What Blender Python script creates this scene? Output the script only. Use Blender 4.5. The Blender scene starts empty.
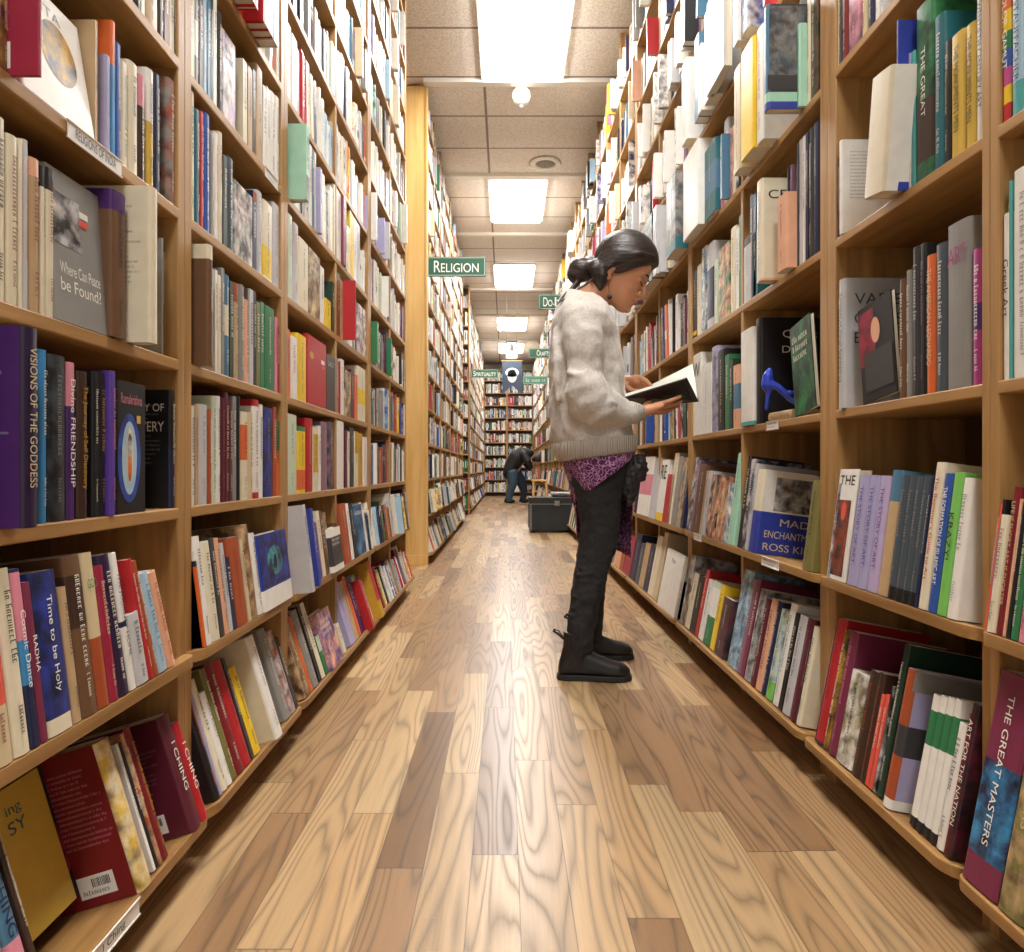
import bpy, bmesh, math, random
from mathutils import Vector, Matrix, Euler
S = bpy.context.scene
COL = S.collection
PI = math.pi
# ---------------------------------------------------------------- camera
HC, FP, VX, VY = .776, 690.0, 506.0, 469.0      # eye height, focal length in px, vanishing point
cd = bpy.data.cameras.new('camera'); cam = bpy.data.objects.new('camera', cd); COL.objects.link(cam)
cam.location = (0, 0, HC); cam.rotation_euler = (PI/2, 0, 0)
cd.sensor_width = 36; cd.lens = 36*FP/1024; cd.shift_x = (512-VX)/1024; cd.shift_y = -(476-VY)/1024
cd.clip_start = .02; cd.clip_end = 80
S.camera = cam
# ---------------------------------------------------------------- world / view
w = bpy.data.worlds.new('world'); S.world = w; w.use_nodes = True
w.node_tree.nodes['Background'].inputs[0].default_value = (1, .97, .92, 1)
w.node_tree.nodes['Background'].inputs[1].default_value = WORLD = .45
S.view_settings.view_transform = 'Standard'; S.view_settings.look = 'None'
S.view_settings.exposure = EXPO = .66; S.view_settings.gamma = 1; S.view_settings.use_curve_mapping = False
LAMP = 25.0
CEIL = 3.896
LX = .13
# ---------------------------------------------------------------- materials
def lin(c):
    return tuple((v/12.92 if v <= .04045 else ((v+.055)/1.055)**2.4) for v in c)
def hx(s): return lin(tuple(int(s[i:i+2], 16)/255 for i in (0, 2, 4)))
def nt(name):
    m = bpy.data.materials.new(name); m.use_nodes = True
    t = m.node_tree; return m, t, t.nodes['Principled BSDF'], t.nodes.new, t.links.new
def plain(name, col, rough=.5, metal=0, bump=0, bscale=60, var=0, vscale=8):
    m, t, b, N, L = nt(name)
    b.inputs['Roughness'].default_value = rough; b.inputs['Metallic'].default_value = metal
    tc = N('ShaderNodeTexCoord')
    no = N('ShaderNodeTexNoise'); no.inputs['Scale'].default_value = vscale; no.inputs['Detail'].default_value = 4
    L(tc.outputs['Object'], no.inputs['Vector'])
    mx = N('ShaderNodeMix'); mx.data_type = 'RGBA'; c = hx(col)
    mx.inputs[6].default_value = tuple(v*(1-var) for v in c)+(1,); mx.inputs[7].default_value = tuple(min(1, v*(1+var)) for v in c)+(1,)
    L(no.outputs['Fac'], mx.inputs[0]); L(mx.outputs[2], b.inputs['Base Color'])
    if bump:
        n2 = N('ShaderNodeTexNoise'); n2.inputs['Scale'].default_value = bscale; n2.inputs['Detail'].default_value = 3
        L(tc.outputs['Object'], n2.inputs['Vector'])
        bp = N('ShaderNodeBump'); bp.inputs['Strength'].default_value = bump; bp.inputs['Distance'].default_value = .004
        L(n2.outputs['Fac'], bp.inputs['Height']); L(bp.outputs[0], b.inputs['Normal'])
    return m
def ramp(N, pts):
    r = N('ShaderNodeValToRGB'); e = r.color_ramp.elements
    while len(e) < len(pts): e.new(.5)
    for k, (p, c) in enumerate(pts): e[k].position = p; e[k].color = tuple(c)+(1,)
    return r
def wood(name, dark, light, axis='Y', rough=.45, scale=1.0):
    m, t, b, N, L = nt(name)
    tc = N('ShaderNodeTexCoord'); mp = N('ShaderNodeMapping')
    s = {'Y': (14, 1.2, 14), 'Z': (14, 14, 1.2), 'X': (1.2, 14, 14)}[axis]
    mp.inputs['Scale'].default_value = tuple(v*scale for v in s)
    L(tc.outputs['Object'], mp.inputs[0])
    n1 = N('ShaderNodeTexNoise'); n1.inputs['Scale'].default_value = 2.2; n1.inputs['Detail'].default_value = 6; n1.inputs['Distortion'].default_value = .6
    L(mp.outputs[0], n1.inputs['Vector'])
    r = ramp(N, [(.3, hx(dark)), (.7, hx(light))]); L(n1.outputs['Fac'], r.inputs[0])
    L(r.outputs[0], b.inputs['Base Color']); b.inputs['Roughness'].default_value = rough
    bp = N('ShaderNodeBump'); bp.inputs['Strength'].default_value = .15; bp.inputs['Distance'].default_value = .002
    L(n1.outputs['Fac'], bp.inputs['Height']); L(bp.outputs[0], b.inputs['Normal'])
    return m
M = {}
M['shelf'] = wood('shelf_wood', '8F683A', 'BD925A', 'Y')
M['shelf_x'] = wood('shelf_wood_across', '8F683A', 'BD925A', 'X')
M['post'] = wood('post_wood', '8F683A', 'BE945C', 'Z')
M['panel'] = wood('end_panel_wood', 'D2A258', 'E8C07C', 'Z', scale=.6)
M['backp'] = wood('shaded_back_wood', '50361E', '6E4C2A', 'Z')  # dark wood, deepened to paint in the shade inside the shelves
M['kick'] = plain('kick_board_shaded', '33261A', .7)  # shade under the bottom shelf painted in as a near-black board
# books: colour from the mesh, printed pictures mottled between two inks
def book_mat():
    m, t, b, N, L = nt('printed_cover')
    a = N('ShaderNodeAttribute'); a.attribute_name = 'Col'
    c = N('ShaderNodeAttribute'); c.attribute_name = 'Art'
    tc = N('ShaderNodeTexCoord')
    no = N('ShaderNodeTexNoise'); no.inputs['Scale'].default_value = 20; no.inputs['Detail'].default_value = 6; no.inputs['Roughness'].default_value = .6; no.inputs['Distortion'].default_value = .4
    L(tc.outputs['Object'], no.inputs['Vector'])
    mr = N('ShaderNodeMapRange'); mr.inputs[1].default_value = .40; mr.inputs[2].default_value = .62
    L(no.outputs['Fac'], mr.inputs[0])
    mu = N('ShaderNodeMath'); mu.operation = 'MULTIPLY'; L(mr.outputs[0], mu.inputs[0]); L(c.outputs['Alpha'], mu.inputs[1])
    mx = N('ShaderNodeMix'); mx.data_type = 'RGBA'
    L(mu.outputs[0], mx.inputs[0]); L(a.outputs['Color'], mx.inputs[6]); L(c.outputs['Color'], mx.inputs[7])
    n4 = N('ShaderNodeTexNoise'); n4.inputs['Scale'].default_value = 26; n4.inputs['Detail'].default_value = 6; L(tc.outputs['Object'], n4.inputs['Vector'])
    r4 = ramp(N, [(.34, (.35, .28, .25)), (.5, (1, 1, 1)), (.68, (1.35, 1.25, 1.1))]); L(n4.outputs['Fac'], r4.inputs[0])
    m4 = N('ShaderNodeMix'); m4.data_type = 'RGBA'; m4.blend_type = 'MULTIPLY'; L(c.outputs['Alpha'], m4.inputs[0]); L(mx.outputs[2], m4.inputs[6]); L(r4.outputs[0], m4.inputs[7]); mx = m4
    n2 = N('ShaderNodeTexNoise'); n2.inputs['Scale'].default_value = 30; n2.inputs['Detail'].default_value = 6
    L(tc.outputs['Object'], n2.inputs['Vector'])
    m2 = N('ShaderNodeMapRange'); m2.inputs[3].default_value = .84; m2.inputs[4].default_value = 1.1
    L(n2.outputs['Fac'], m2.inputs[0])
    hs = N('ShaderNodeMix'); hs.data_type = 'RGBA'; hs.blend_type = 'MULTIPLY'; hs.inputs[0].default_value = 1
    L(mx.outputs[2], hs.inputs[6]); L(m2.outputs[0], hs.inputs[7])
    L(hs.outputs[2], b.inputs['Base Color']); b.inputs['Roughness'].default_value = .42
    return m
M['book'] = book_mat()
def page_mat():
    m, t, b, N, L = nt('paper_edges')
    tc = N('ShaderNodeTexCoord'); mp = N('ShaderNodeMapping'); mp.inputs['Scale'].default_value = (900, 8, 8)
    L(tc.outputs['Object'], mp.inputs[0])
    no = N('ShaderNodeTexNoise'); no.inputs['Scale'].default_value = 1; L(mp.outputs[0], no.inputs['Vector'])
    r = ramp(N, [(.3, hx('CDBF9F')), (.7, hx('EDE6D4'))]); L(no.outputs['Fac'], r.inputs[0])
    L(r.outputs[0], b.inputs['Base Color']); b.inputs['Roughness'].default_value = .8
    return m
M['page'] = page_mat()
INK = {}
def ink(col):
    if col not in INK:
        INK[col] = plain('ink_'+col.lower(), col, .5)
    return INK[col]
def emis(name, col, st):
    m, t, b, N, L = nt(name)
    b.inputs['Base Color'].default_value = (.9, .9, .9, 1)
    b.inputs['Emission Color'].default_value = tuple(col)+(1,); b.inputs['Emission Strength'].default_value = st
    return m
M['lamp'] = emis('lamp_diffuser', (1, .975, .945), LAMP)
M['white'] = plain('white_paint', 'ECE8E0', .5)
M['greenm'] = plain('sign_green', '1F5B43', .45)
M['label'] = plain('label_card', 'E9E6E0', .4)

def floor_mat():
    m, t, b, N, L = nt('laminate_floor')
    tc = N('ShaderNodeTexCoord'); sep = N('ShaderNodeSeparateXYZ'); L(tc.outputs['Object'], sep.inputs[0])
    def mth(op, a, bb=None, c=None):
        n = N('ShaderNodeMath'); n.operation = op
        for k, v in enumerate((a, bb, c)):
            if v is None: continue
            if isinstance(v, (int, float)): n.inputs[k].default_value = v
            else: L(v, n.inputs[k])
        return n.outputs[0]
    W, LEN = .0925, .86
    xs = mth('DIVIDE', mth('ADD', sep.outputs['X'], .068), W)
    xi = mth('FLOOR', xs); xf = mth('FRACT', xs)
    wn = N('ShaderNodeTexWhiteNoise'); wn.noise_dimensions = '1D'; L(xi, wn.inputs['W'])
    ys = mth('DIVIDE', mth('ADD', sep.outputs['Y'], mth('MULTIPLY', wn.outputs['Value'], 5.0)), LEN)
    yi = mth('FLOOR', ys); yf = mth('FRACT', ys)
    cid = N('ShaderNodeCombineXYZ'); L(xi, cid.inputs[0]); L(yi, cid.inputs[1])
    wc = N('ShaderNodeTexWhiteNoise'); wc.noise_dimensions = '2D'; L(cid.outputs[0], wc.inputs['Vector'])
    # grain: rings stretched along the board, shifted per strip
    gx = mth('ADD', mth('MULTIPLY', sep.outputs['X'], 1.0), mth('MULTIPLY', wc.outputs['Value'], 37.0))
    gy = mth('ADD', mth('MULTIPLY', sep.outputs['Y'], .085), mth('MULTIPLY', wc.outputs['Value'], 11.0))
    gv = N('ShaderNodeCombineXYZ'); L(gx, gv.inputs[0]); L(gy, gv.inputs[1])
    n1 = N('ShaderNodeTexNoise'); n1.inputs['Scale'].default_value = 9; n1.inputs['Detail'].default_value = 1.5; n1.inputs['Distortion'].default_value = .12
    L(gv.outputs[0], n1.inputs['Vector'])
    ring = mth('FRACT', mth('MULTIPLY', n1.outputs['Fac'], 15.0))
    ring = mth('POWER', mth('ABSOLUTE', mth('SUBTRACT', mth('MULTIPLY', ring, 2.0), 1.0)), 2.6)
    fv = N('ShaderNodeCombineXYZ'); L(mth('MULTIPLY', gx, 260.0), fv.inputs[0]); L(mth('MULTIPLY', sep.outputs['Y'], 9.0), fv.inputs[1])
    n2 = N('ShaderNodeTexNoise'); n2.inputs['Scale'].default_value = 1; n2.inputs['Detail'].default_value = 3; L(fv.outputs[0], n2.inputs['Vector'])
    base = ramp(N, [(0, hx('8C6947')), (.3, hx('A5805A')), (.55, hx('BD9A6E')), (.8, hx('CFB084')), (1, hx('AE8A60'))])
    L(wc.outputs['Value'], base.inputs[0])
    n3 = N('ShaderNodeTexNoise'); n3.inputs['Scale'].default_value = 2.6; n3.inputs['Detail'].default_value = 2; L(gv.outputs[0], n3.inputs['Vector'])
    lf = N('ShaderNodeMapRange'); lf.inputs[1].default_value = .3; lf.inputs[2].default_value = .7; lf.inputs[3].default_value = .72; lf.inputs[4].default_value = 1.2
    L(n3.outputs['Fac'], lf.inputs[0])
    g = mth('MULTIPLY', ring, .44); g = mth('ADD', g, mth('MULTIPLY', n2.outputs['Fac'], .30))
    g = mth('SUBTRACT', 1.08, g)
    g = mth('MULTIPLY', g, lf.outputs[0])
    ex = mth('MINIMUM', xf, mth('SUBTRACT', 1.0, xf)); ey = mth('MINIMUM', yf, mth('SUBTRACT', 1.0, yf))
    sx = mth('GREATER_THAN', ex, .012); sy = mth('GREATER_THAN', ey, .0022)
    seam = mth('ADD', .55, mth('MULTIPLY', mth('MULTIPLY', sx, sy), .45))
    g = mth('MULTIPLY', g, seam)
    mx = N('ShaderNodeMix'); mx.data_type = 'RGBA'; mx.blend_type = 'MULTIPLY'; mx.inputs[0].default_value = 1
    L(base.outputs[0], mx.inputs[6]); L(g, mx.inputs[7]); L(mx.outputs[2], b.inputs['Base Color'])
    rr = mth('ADD', .30, mth('MULTIPLY', ring, .10)); L(rr, b.inputs['Roughness'])
    bp = N('ShaderNodeBump'); bp.inputs['Strength'].default_value = .12; bp.inputs['Distance'].default_value = .0015
    L(g, bp.inputs['Height']); L(bp.outputs[0], b.inputs['Normal'])
    return m
M['floor'] = floor_mat()
def ceil_mat():
    m, t, b, N, L = nt('ceiling_tiles')
    tc = N('ShaderNodeTexCoord'); sep = N('ShaderNodeSeparateXYZ'); L(tc.outputs['Object'], sep.inputs[0])
    def mth(op, a, bb=None):
        n = N('ShaderNodeMath'); n.operation = op
        for k, v in enumerate((a, bb)):
            if v is None: continue
            if isinstance(v, (int, float)): n.inputs[k].default_value = v
            else: L(v, n.inputs[k])
        return n.outputs[0]
    fy = mth('FRACT', mth('DIVIDE', mth('ADD', sep.outputs['Y'], -4.27+6.1), .61))
    fx = mth('FRACT', mth('DIVIDE', mth('ADD', sep.outputs['X'], -LX+.305+12.2), 1.22))
    ey = mth('MINIMUM', fy, mth('SUBTRACT', 1.0, fy)); ex = mth('MINIMUM', fx, mth('SUBTRACT', 1.0, fx))
    k = mth('MULTIPLY', mth('GREATER_THAN', ey, .018), mth('GREATER_THAN', ex, .009))
    no = N('ShaderNodeTexNoise'); no.inputs['Scale'].default_value = 90; no.inputs['Detail'].default_value = 3; L(tc.outputs['Object'], no.inputs['Vector'])
    r = ramp(N, [(.3, hx('CFC5BA')), (.6, hx('F2EBE2'))]); L(no.outputs['Fac'], r.inputs[0])
    mx = N('ShaderNodeMix'); mx.data_type = 'RGBA'; L(k, mx.inputs[0]); mx.inputs[6].default_value = hx('8F8477')+(1,)
    L(r.outputs[0], mx.inputs[7]); L(mx.outputs[2], b.inputs['Base Color']); b.inputs['Roughness'].default_value = .9
    bp = N('ShaderNodeBump'); bp.inputs['Strength'].default_value = .4; bp.inputs['Distance'].default_value = .003
    L(no.outputs['Fac'], bp.inputs['Height']); L(bp.outputs[0], b.inputs['Normal'])
    return m
M['ceil'] = ceil_mat()
# ---------------------------------------------------------------- mesh helpers
class MB:
    def __init__(s): s.v = []; s.f = []; s.c = []; s.a = []; s.m = []
    def box(s, x0, y0, z0, x1, y1, z1, col=(.8, .8, .8), art=None, mat=0, mx=None, skip=()):
        n = len(s.v)
        P = [(x0,y0,z0),(x1,y0,z0),(x1,y1,z0),(x0,y1,z0),(x0,y0,z1),(x1,y0,z1),(x1,y1,z1),(x0,y1,z1)]
        if mx is not None: P = [tuple(mx @ Vector(p)) for p in P]
        s.v += P
        for k, q in enumerate(((0,3,2,1),(4,5,6,7),(0,1,5,4),(1,2,6,5),(2,3,7,6),(3,0,4,7))):
            if k in skip: continue
            s.f.append(tuple(n+i for i in q)); s.c.append(col); s.a.append(art); s.m.append(mat)
    def poly(s, pts, col=(.8,.8,.8), art=None, mat=0):
        n = len(s.v); s.v += [tuple(p) for p in pts]; s.f.append(tuple(range(n, n+len(pts)))); s.c.append(col); s.a.append(art); s.m.append(mat)
    def rings(s, R, closed=True, caps=True, col=(.8,.8,.8), mat=0):
        n = len(s.v); k = len(R[0])
        for r in R: s.v += [tuple(p) for p in r]
        for i in range(len(R)-1):
            for j in range(k if closed else k-1):
                s.f.append((n+i*k+j, n+i*k+(j+1)%k, n+(i+1)*k+(j+1)%k, n+(i+1)*k+j)); s.c.append(col); s.a.append(None); s.m.append(mat)
        if caps:
            s.f.append(tuple(n+j for j in reversed(range(k)))); s.c.append(col); s.a.append(None); s.m.append(mat)
            s.f.append(tuple(n+(len(R)-1)*k+j for j in range(k))); s.c.append(col); s.a.append(None); s.m.append(mat)
    def mesh(s, name, mats, colors=False, smooth=False):
        me = bpy.data.meshes.new(name); me.from_pydata(s.v, [], s.f)
        for mm in mats: me.materials.append(mm)
        if len(mats) > 1: me.polygons.foreach_set('material_index', s.m)
        if smooth: me.polygons.foreach_set('use_smooth', [True]*len(s.f))
        if colors:
            A = me.color_attributes.new('Col', 'FLOAT_COLOR', 'CORNER'); B = me.color_attributes.new('Art', 'FLOAT_COLOR', 'CORNER')
            la = []; lb = []
            for f, c, a in zip(s.f, s.c, s.a):
                la += [c[0], c[1], c[2], 1.0]*len(f)
                lb += ([a[0], a[1], a[2], 1.0] if a else [0, 0, 0, 0.0])*len(f)
            A.data.foreach_set('color', la); B.data.foreach_set('color', lb)
        me.update(); return me
def link(name, data, parent=None, mx=None):
    o = bpy.data.objects.new(name, data); COL.objects.link(o)
    if parent: o.parent = parent
    if mx is not None: o.matrix_local = mx
    return o
def tag(o, label, cat, group=None, kind=None):
    o['label'] = label; o['category'] = cat
    if group: o['group'] = group
    if kind: o['kind'] = kind
    return o
def empty(name, mx, label, cat, group=None):
    o = bpy.data.objects.new(name, None); o.empty_display_size = .05; COL.objects.link(o)
    o.matrix_world = mx if isinstance(mx, Matrix) else Matrix.Translation(mx)
    return tag(o, label, cat, group)
def struct(name, mb, mat):
    o = link(name, mb.mesh(name, [mat])); o['kind'] = 'structure'; return o
def bevel(o, w=.002, n=2):
    b = o.modifiers.new('bevel', 'BEVEL'); b.width = w; b.segments = n; b.limit_method = 'ANGLE'; return o
TEXTS = []
def text(name, s, parent, mx, L, h, col, align='C'):
    """lettering fitted into a box L x h; mx maps text axes to the parent"""
    cu = bpy.data.curves.new('t', 'FONT'); cu.body = s; cu.size = 1; cu.align_x = 'CENTER'; cu.align_y = 'CENTER'; cu.extrude = 0
    o = bpy.data.objects.new('t', cu); COL.objects.link(o)
    TEXTS.append((o, name, parent, mx, L, h, col))
def flush_texts():
    dg = bpy.context.evaluated_depsgraph_get(); dg.update()
    for (o, name, parent, mx, L, h, col) in TEXTS:
        me = bpy.data.meshes.new_from_object(o.evaluated_get(dg))
        xs = [v.co.x for v in me.vertices]; ys = [v.co.y for v in me.vertices]
        if not xs: continue
        cx, cy = (min(xs)+max(xs))/2, (min(ys)+max(ys))/2
        sx = L/(max(xs)-min(xs)); sy = h/(max(ys)-min(ys))
        if sx > sy*1.35: sx = sy*1.35
        if sy > sx*1.9: sy = sx*1.9
        for v in me.vertices: v.co = ((v.co.x-cx)*sx, (v.co.y-cy)*sy, 0)
        me.materials.clear(); me.materials.append(ink(col))
        link(name, me, parent, mx)
    for t in TEXTS:
        cu = t[0].data; bpy.data.objects.remove(t[0]); bpy.data.curves.remove(cu)
def axes(o, X, Y):
    X = Vector(X); Y = Vector(Y); Z = X.cross(Y)
    m = Matrix.Identity(4)
    for i in range(3): m[i][0] = X[i]; m[i][1] = Y[i]; m[i][2] = Z[i]; m[i][3] = o[i]
    return m
def strokes(mb, o, X, Y, L, h, rng, col=(0, 0, 0), words=True):
    """worn illegible print: a run of little upright strokes along X"""
    o = Vector(o); X = Vector(X); Y = Vector(Y); x = 0
    def bar(x, y, w_, h_):
        mb.poly([o+X*x+Y*y, o+X*(x+w_)+Y*y, o+X*(x+w_)+Y*(y+h_), o+X*x+Y*(y+h_)], col)
    first = True
    while x < L-h*.3:
        hh = h*(1 if first or rng.random() < .12 else .72); first = False; k = rng.random(); wd = h*.42
        bar(x, 0, h*.15, hh)
        if k < .55: bar(x+wd-h*.12, 0, h*.11, hh*(1 if k < .35 else .55))
        if k > .2: bar(x, hh-h*.11, wd, h*.10)
        if k > .5: bar(x, 0, wd, h*.10)
        if .3 < k < .8: bar(x, hh*.45, wd*.8, h*.09)
        x += h*.62
        if words and rng.random() < .16: x += h*.45; first = rng.random() < .5
# ---------------------------------------------------------------- room
def slab(name, x0, y0, z0, x1, y1, z1, mat):
    mb = MB(); mb.box(x0, y0, z0, x1, y1, z1); return struct(name, mb, mat)
slab('floor', -3, -3.2, -.05, 3, 20.6, 0, M['floor'])
slab('ceiling', -3, -3.2, CEIL, 3, 20.6, CEIL+.05, M['ceil'])
M['wall'] = plain('wall_paint', 'D9CDB8', .8, var=.05)
slab('wall_left', -3.05, -3.2, 0, -3, 20.6, CEIL, M['wall'])
slab('wall_right', 3, -3.2, 0, 3.05, 20.6, CEIL, M['wall'])
slab('wall_back', -3, 20.55, 0, 3, 20.6, CEIL, M['wall'])
for n, y in enumerate((5.50, 7.27, 9.1, 11.9, 13.9, 16.6)):
    slab('trim_%d' % (n+1), -.66, y, CEIL-.035, .86, y+.07, CEIL, M['white'])
# lamps
names = ['nearest one at the top of the picture', 'second of the row ahead', 'third of the row ahead', 'fourth of the row ahead', 'fifth and farthest of the row']
ly = [4.27, 7.42, 10.5, 14.15, 17.1, 1.15, -2.0]
for i, y in enumerate(ly):
    lab = ('rectangular fluorescent ceiling light panel, '+names[i]) if i < 5 else 'fluorescent ceiling panel above the camera, '+('just overhead' if i == 5 else 'behind it')
    e = empty('ceiling_light', (LX, y+.61, CEIL), lab, 'light', 'ceiling light panels along the aisle')
    mb = MB()
    a, b_ = .305, .61
    for q in ((-a-.02, -b_-.02, -a, b_+.02), (a, -b_-.02, a+.02, b_+.02), (-a, -b_-.02, a, -b_), (-a, b_, a, b_+.02)):
        mb.box(q[0], q[1], -.02, q[2], q[3], -.001)
    link('frame', mb.mesh('frame', [M['white']]), e)
    mb = MB(); mb.rings([[(-a, -b_, -.02), (-a, b_, -.02), (a, b_, -.02), (a, -b_, -.02)], [(-a*.93, -b_*.97, -.04), (-a*.93, b_*.97, -.04), (a*.93, b_*.97, -.04), (a*.93, -b_*.97, -.04)]])  # drop below the tiles added so the glowing sides light the ceiling
    link('diffuser', mb.mesh('diffuser', [M['lamp']]), e)
def disc(mb, c, r, z0, z1, n=28, prof=None):
    prof = prof or [(r, z0), (r, z1)]
    mb.rings([[(c[0]+rr*math.cos(2*PI*k/n), c[1]+rr*math.sin(2*PI*k/n), zz) for k in range(n)] for rr, zz in prof])
e = empty('ceiling_speaker', (.40, 7.02, CEIL), 'round white ceiling speaker with a grey grille, set in the tiles before the second light', 'speaker')
mb = MB(); disc(mb, (0, 0), 0, 0, 0, prof=[(.105, -.004), (.16, -.004), (.165, -.012), (.10, -.022), (.095, -.006)])
link('ring', mb.mesh('ring', [M['white']], smooth=True), e)
mb = MB(); disc(mb, (0, 0), 0, 0, 0, prof=[(.098, -.006), (.098, -.016), (.06, -.022), (.01, -.024)])
link('grille', mb.mesh('grille', [plain('grille_grey', '8C857D', .6)], smooth=True), e)
e = empty('smoke_detector', (.125, 5.62, CEIL-.001), 'small round white detector hanging just behind the first beam', 'detector')
mb = MB(); disc(mb, (0, 0), 0, 0, 0, prof=[(.05, 0), (.05, -.03), (.07, -.05), (.075, -.09), (.06, -.13), (.03, -.155), (.005, -.16)])
link('housing', mb.mesh('housing', [M['white']], smooth=True), e)
mb = MB(); disc(mb, (0, 0), 0, 0, 0, prof=[(.012, -.158), (.012, -.172), (.004, -.175)])
link('sensor_tip', mb.mesh('sensor_tip', [M['white']], smooth=True), e)

# ---------------------------------------------------------------- bookcases
LZ = [.10, .412, .70, .99, 1.286] + [1.58+.296*k for k in range(8)]
RZ = [.11, .51, .921, 1.341, 1.76] + [2.175+.415*k for k in range(4)]
LX0, RX0 = -.64, .81
LT = [17, 7]; RT = [10.8, 7.4]
LD, RD = .26, .33
ST = .03
def case_frame(side, y0):
    """local: x along the case, front faces -y"""
    if side == 'L': return Matrix.Translation((LX0, y0, 0)) @ Matrix.Rotation(PI/2, 4, 'Z')
    if side == 'R': return Matrix.Translation((RX0, y0, 0)) @ Matrix.Rotation(-PI/2, 4, 'Z')
    return Matrix.Translation((y0, 19.8, 0))
CACHE = {}
def bookcase(side, a, b, rows, tilts, depth, protr, divs, label, top=CEIL-.01, w0=ST, w1=ST, endpanel=False, group=None):
    """a..b is the span along the aisle; right cases are mirrored so local x runs from the far end"""
    W = abs(b-a); start = b if side == 'R' else a
    e = empty('bookcase', case_frame(side, start), label, 'bookcase', group)
    def get(key, fn):
        key = (side, key, round(W, 3), depth)
        if key not in CACHE: CACHE[key] = fn()
        return CACHE[key]
    def up(wd, mat='post'):
        def f():
            mb = MB(); mb.box(0, 0, 0, wd, depth, top); return mb.mesh('side_panel', [M[mat]])
        return get(('up', wd, mat), f)
    o = link('side_panel', up(w0), e); bevel(o)
    o = link('side_panel', up(w1), e, Matrix.Translation((W-w1, 0, 0))); bevel(o)
    for d in divs:
        o = link('divider', up(.022), e, Matrix.Translation((d-.011, .004, 0))); bevel(o)
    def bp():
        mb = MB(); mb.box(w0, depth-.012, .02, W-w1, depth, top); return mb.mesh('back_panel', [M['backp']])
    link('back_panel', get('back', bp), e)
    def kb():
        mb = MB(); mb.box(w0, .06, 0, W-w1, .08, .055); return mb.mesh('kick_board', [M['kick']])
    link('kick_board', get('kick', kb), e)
    for k, z in enumerate(rows):
        if z > top-.1: break
        t = math.radians(tilts[k]) if k < len(tilts) else 0
        pr = protr[k] if k < len(protr) else 0
        def sh():
            mb = MB(); T = .022
            if pr:   # display shelf with rounded corners, in front of the posts
                r = .035; x0, x1, yf, yb = .004, W-.004, -pr, -.001
                out = [(x0, yb)]
                for q in range(6):
                    an = PI+q/5*PI/2; out.append((x0+r+r*math.cos(an), yf+r+r*math.sin(an)))
                for q in range(6):
                    an = 1.5*PI+q/5*PI/2; out.append((x1-r+r*math.cos(an), yf+r+r*math.sin(an)))
                out.append((x1, yb)); out += [(W-w1, yb), (W-w1, depth-.014), (w0, depth-.014), (w0, yb)]
                lo = [(x, y, -T-(y+pr)*math.tan(t)) for x, y in out]; hi = [(x, y, -(y+pr)*math.tan(t)) for x, y in out]
                mb.rings([lo, hi])
            else:
                mb.box(w0-.006, 0.002 if divs else 0, -T, W-w1+.006, depth-.014, 0)
            return mb.mesh('shelf', [M['shelf_x']])
        o = link('shelf', get(('shelf', t, pr), sh), e, Matrix.Translation((0, 0, z))); bevel(o, .0025)
    return e
# ---------------------------------------------------------------- books
PAL = dict(white='ECE9E1', cream='E4DABF', tan='BFA27A', peach='E6AE8C', beige='D3C19A', yellow='EFC92E', gold='C79A2E', mustard='D2B04A',
 orange='DE6C32', coral='E25A4A', rust='A84E2A', brown='6E4E34', darkbrown='3F2A20', red='B8242B', darkred='7C1B22', crimson='9E2440', maroon='5E1F30',
 burgundy='7B2C4A', magenta='A8357E', pink='D98A9C', mauve='8D6A7C', lavender='A9A4C9', lilac='B9A9CE', violet='5B3E9A', purple='4A2468', darkpurple='2C1C3E',
 navy='1D2448', blue='2F56A6', royalblue='2F3FA0', skyblue='3C8CC4', lightblue='A9C8DC', steelblue='4C7894', slate='46525A', teal='1F6670', turquoise='4FA7A5',
 mint='A8D8BE', palegreen='CBD8BE', lightgreen='7CC35E', green='2F7A4C', darkgreen='1E3A2C', olive='7A7440', gray='8B8985', silver='C4C4C6', darkgray='3C3B3D', black='1A191C', rainbow='C24A8A')
NICE = {'darkbrown': 'dark brown', 'darkred': 'dark red', 'darkpurple': 'dark purple', 'royalblue': 'royal blue', 'skyblue': 'sky blue', 'lightblue': 'light blue',
 'steelblue': 'steel blue', 'palegreen': 'pale green', 'lightgreen': 'bright green', 'darkgreen': 'dark green', 'darkgray': 'dark grey', 'gray': 'grey', 'silver': 'silver grey'}
def colname(c): return NICE.get(c, c)
def pc(c): return hx(PAL.get(c, c))
def lum(c): r = pc(c); return .3*r[0]+.6*r[1]+.1*r[2]
def spine_profile(th, D, hard):
    r = min(th*.28, .007) if hard else min(.0022, th*.2)
    out = [(th/2, D)]
    n = 4
    for k in range(n+1):
        a = k/n*PI/2; out.append((th/2-r+r*math.cos(a), r-r*math.sin(a)))
    if hard and th > .02:   # gentle barrel of the spine
        for k in range(1, 4): x = (th/2-r)*(1-2*k/4); out.append((x, -.0012*(1-(2*k/4-1)**2)))
    for k in range(n+1):
        a = PI/2+k/n*PI/2; out.append((-th/2+r+r*math.cos(a), r-r*math.sin(a)))
    out.append((-th/2, D))
    return out
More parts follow.
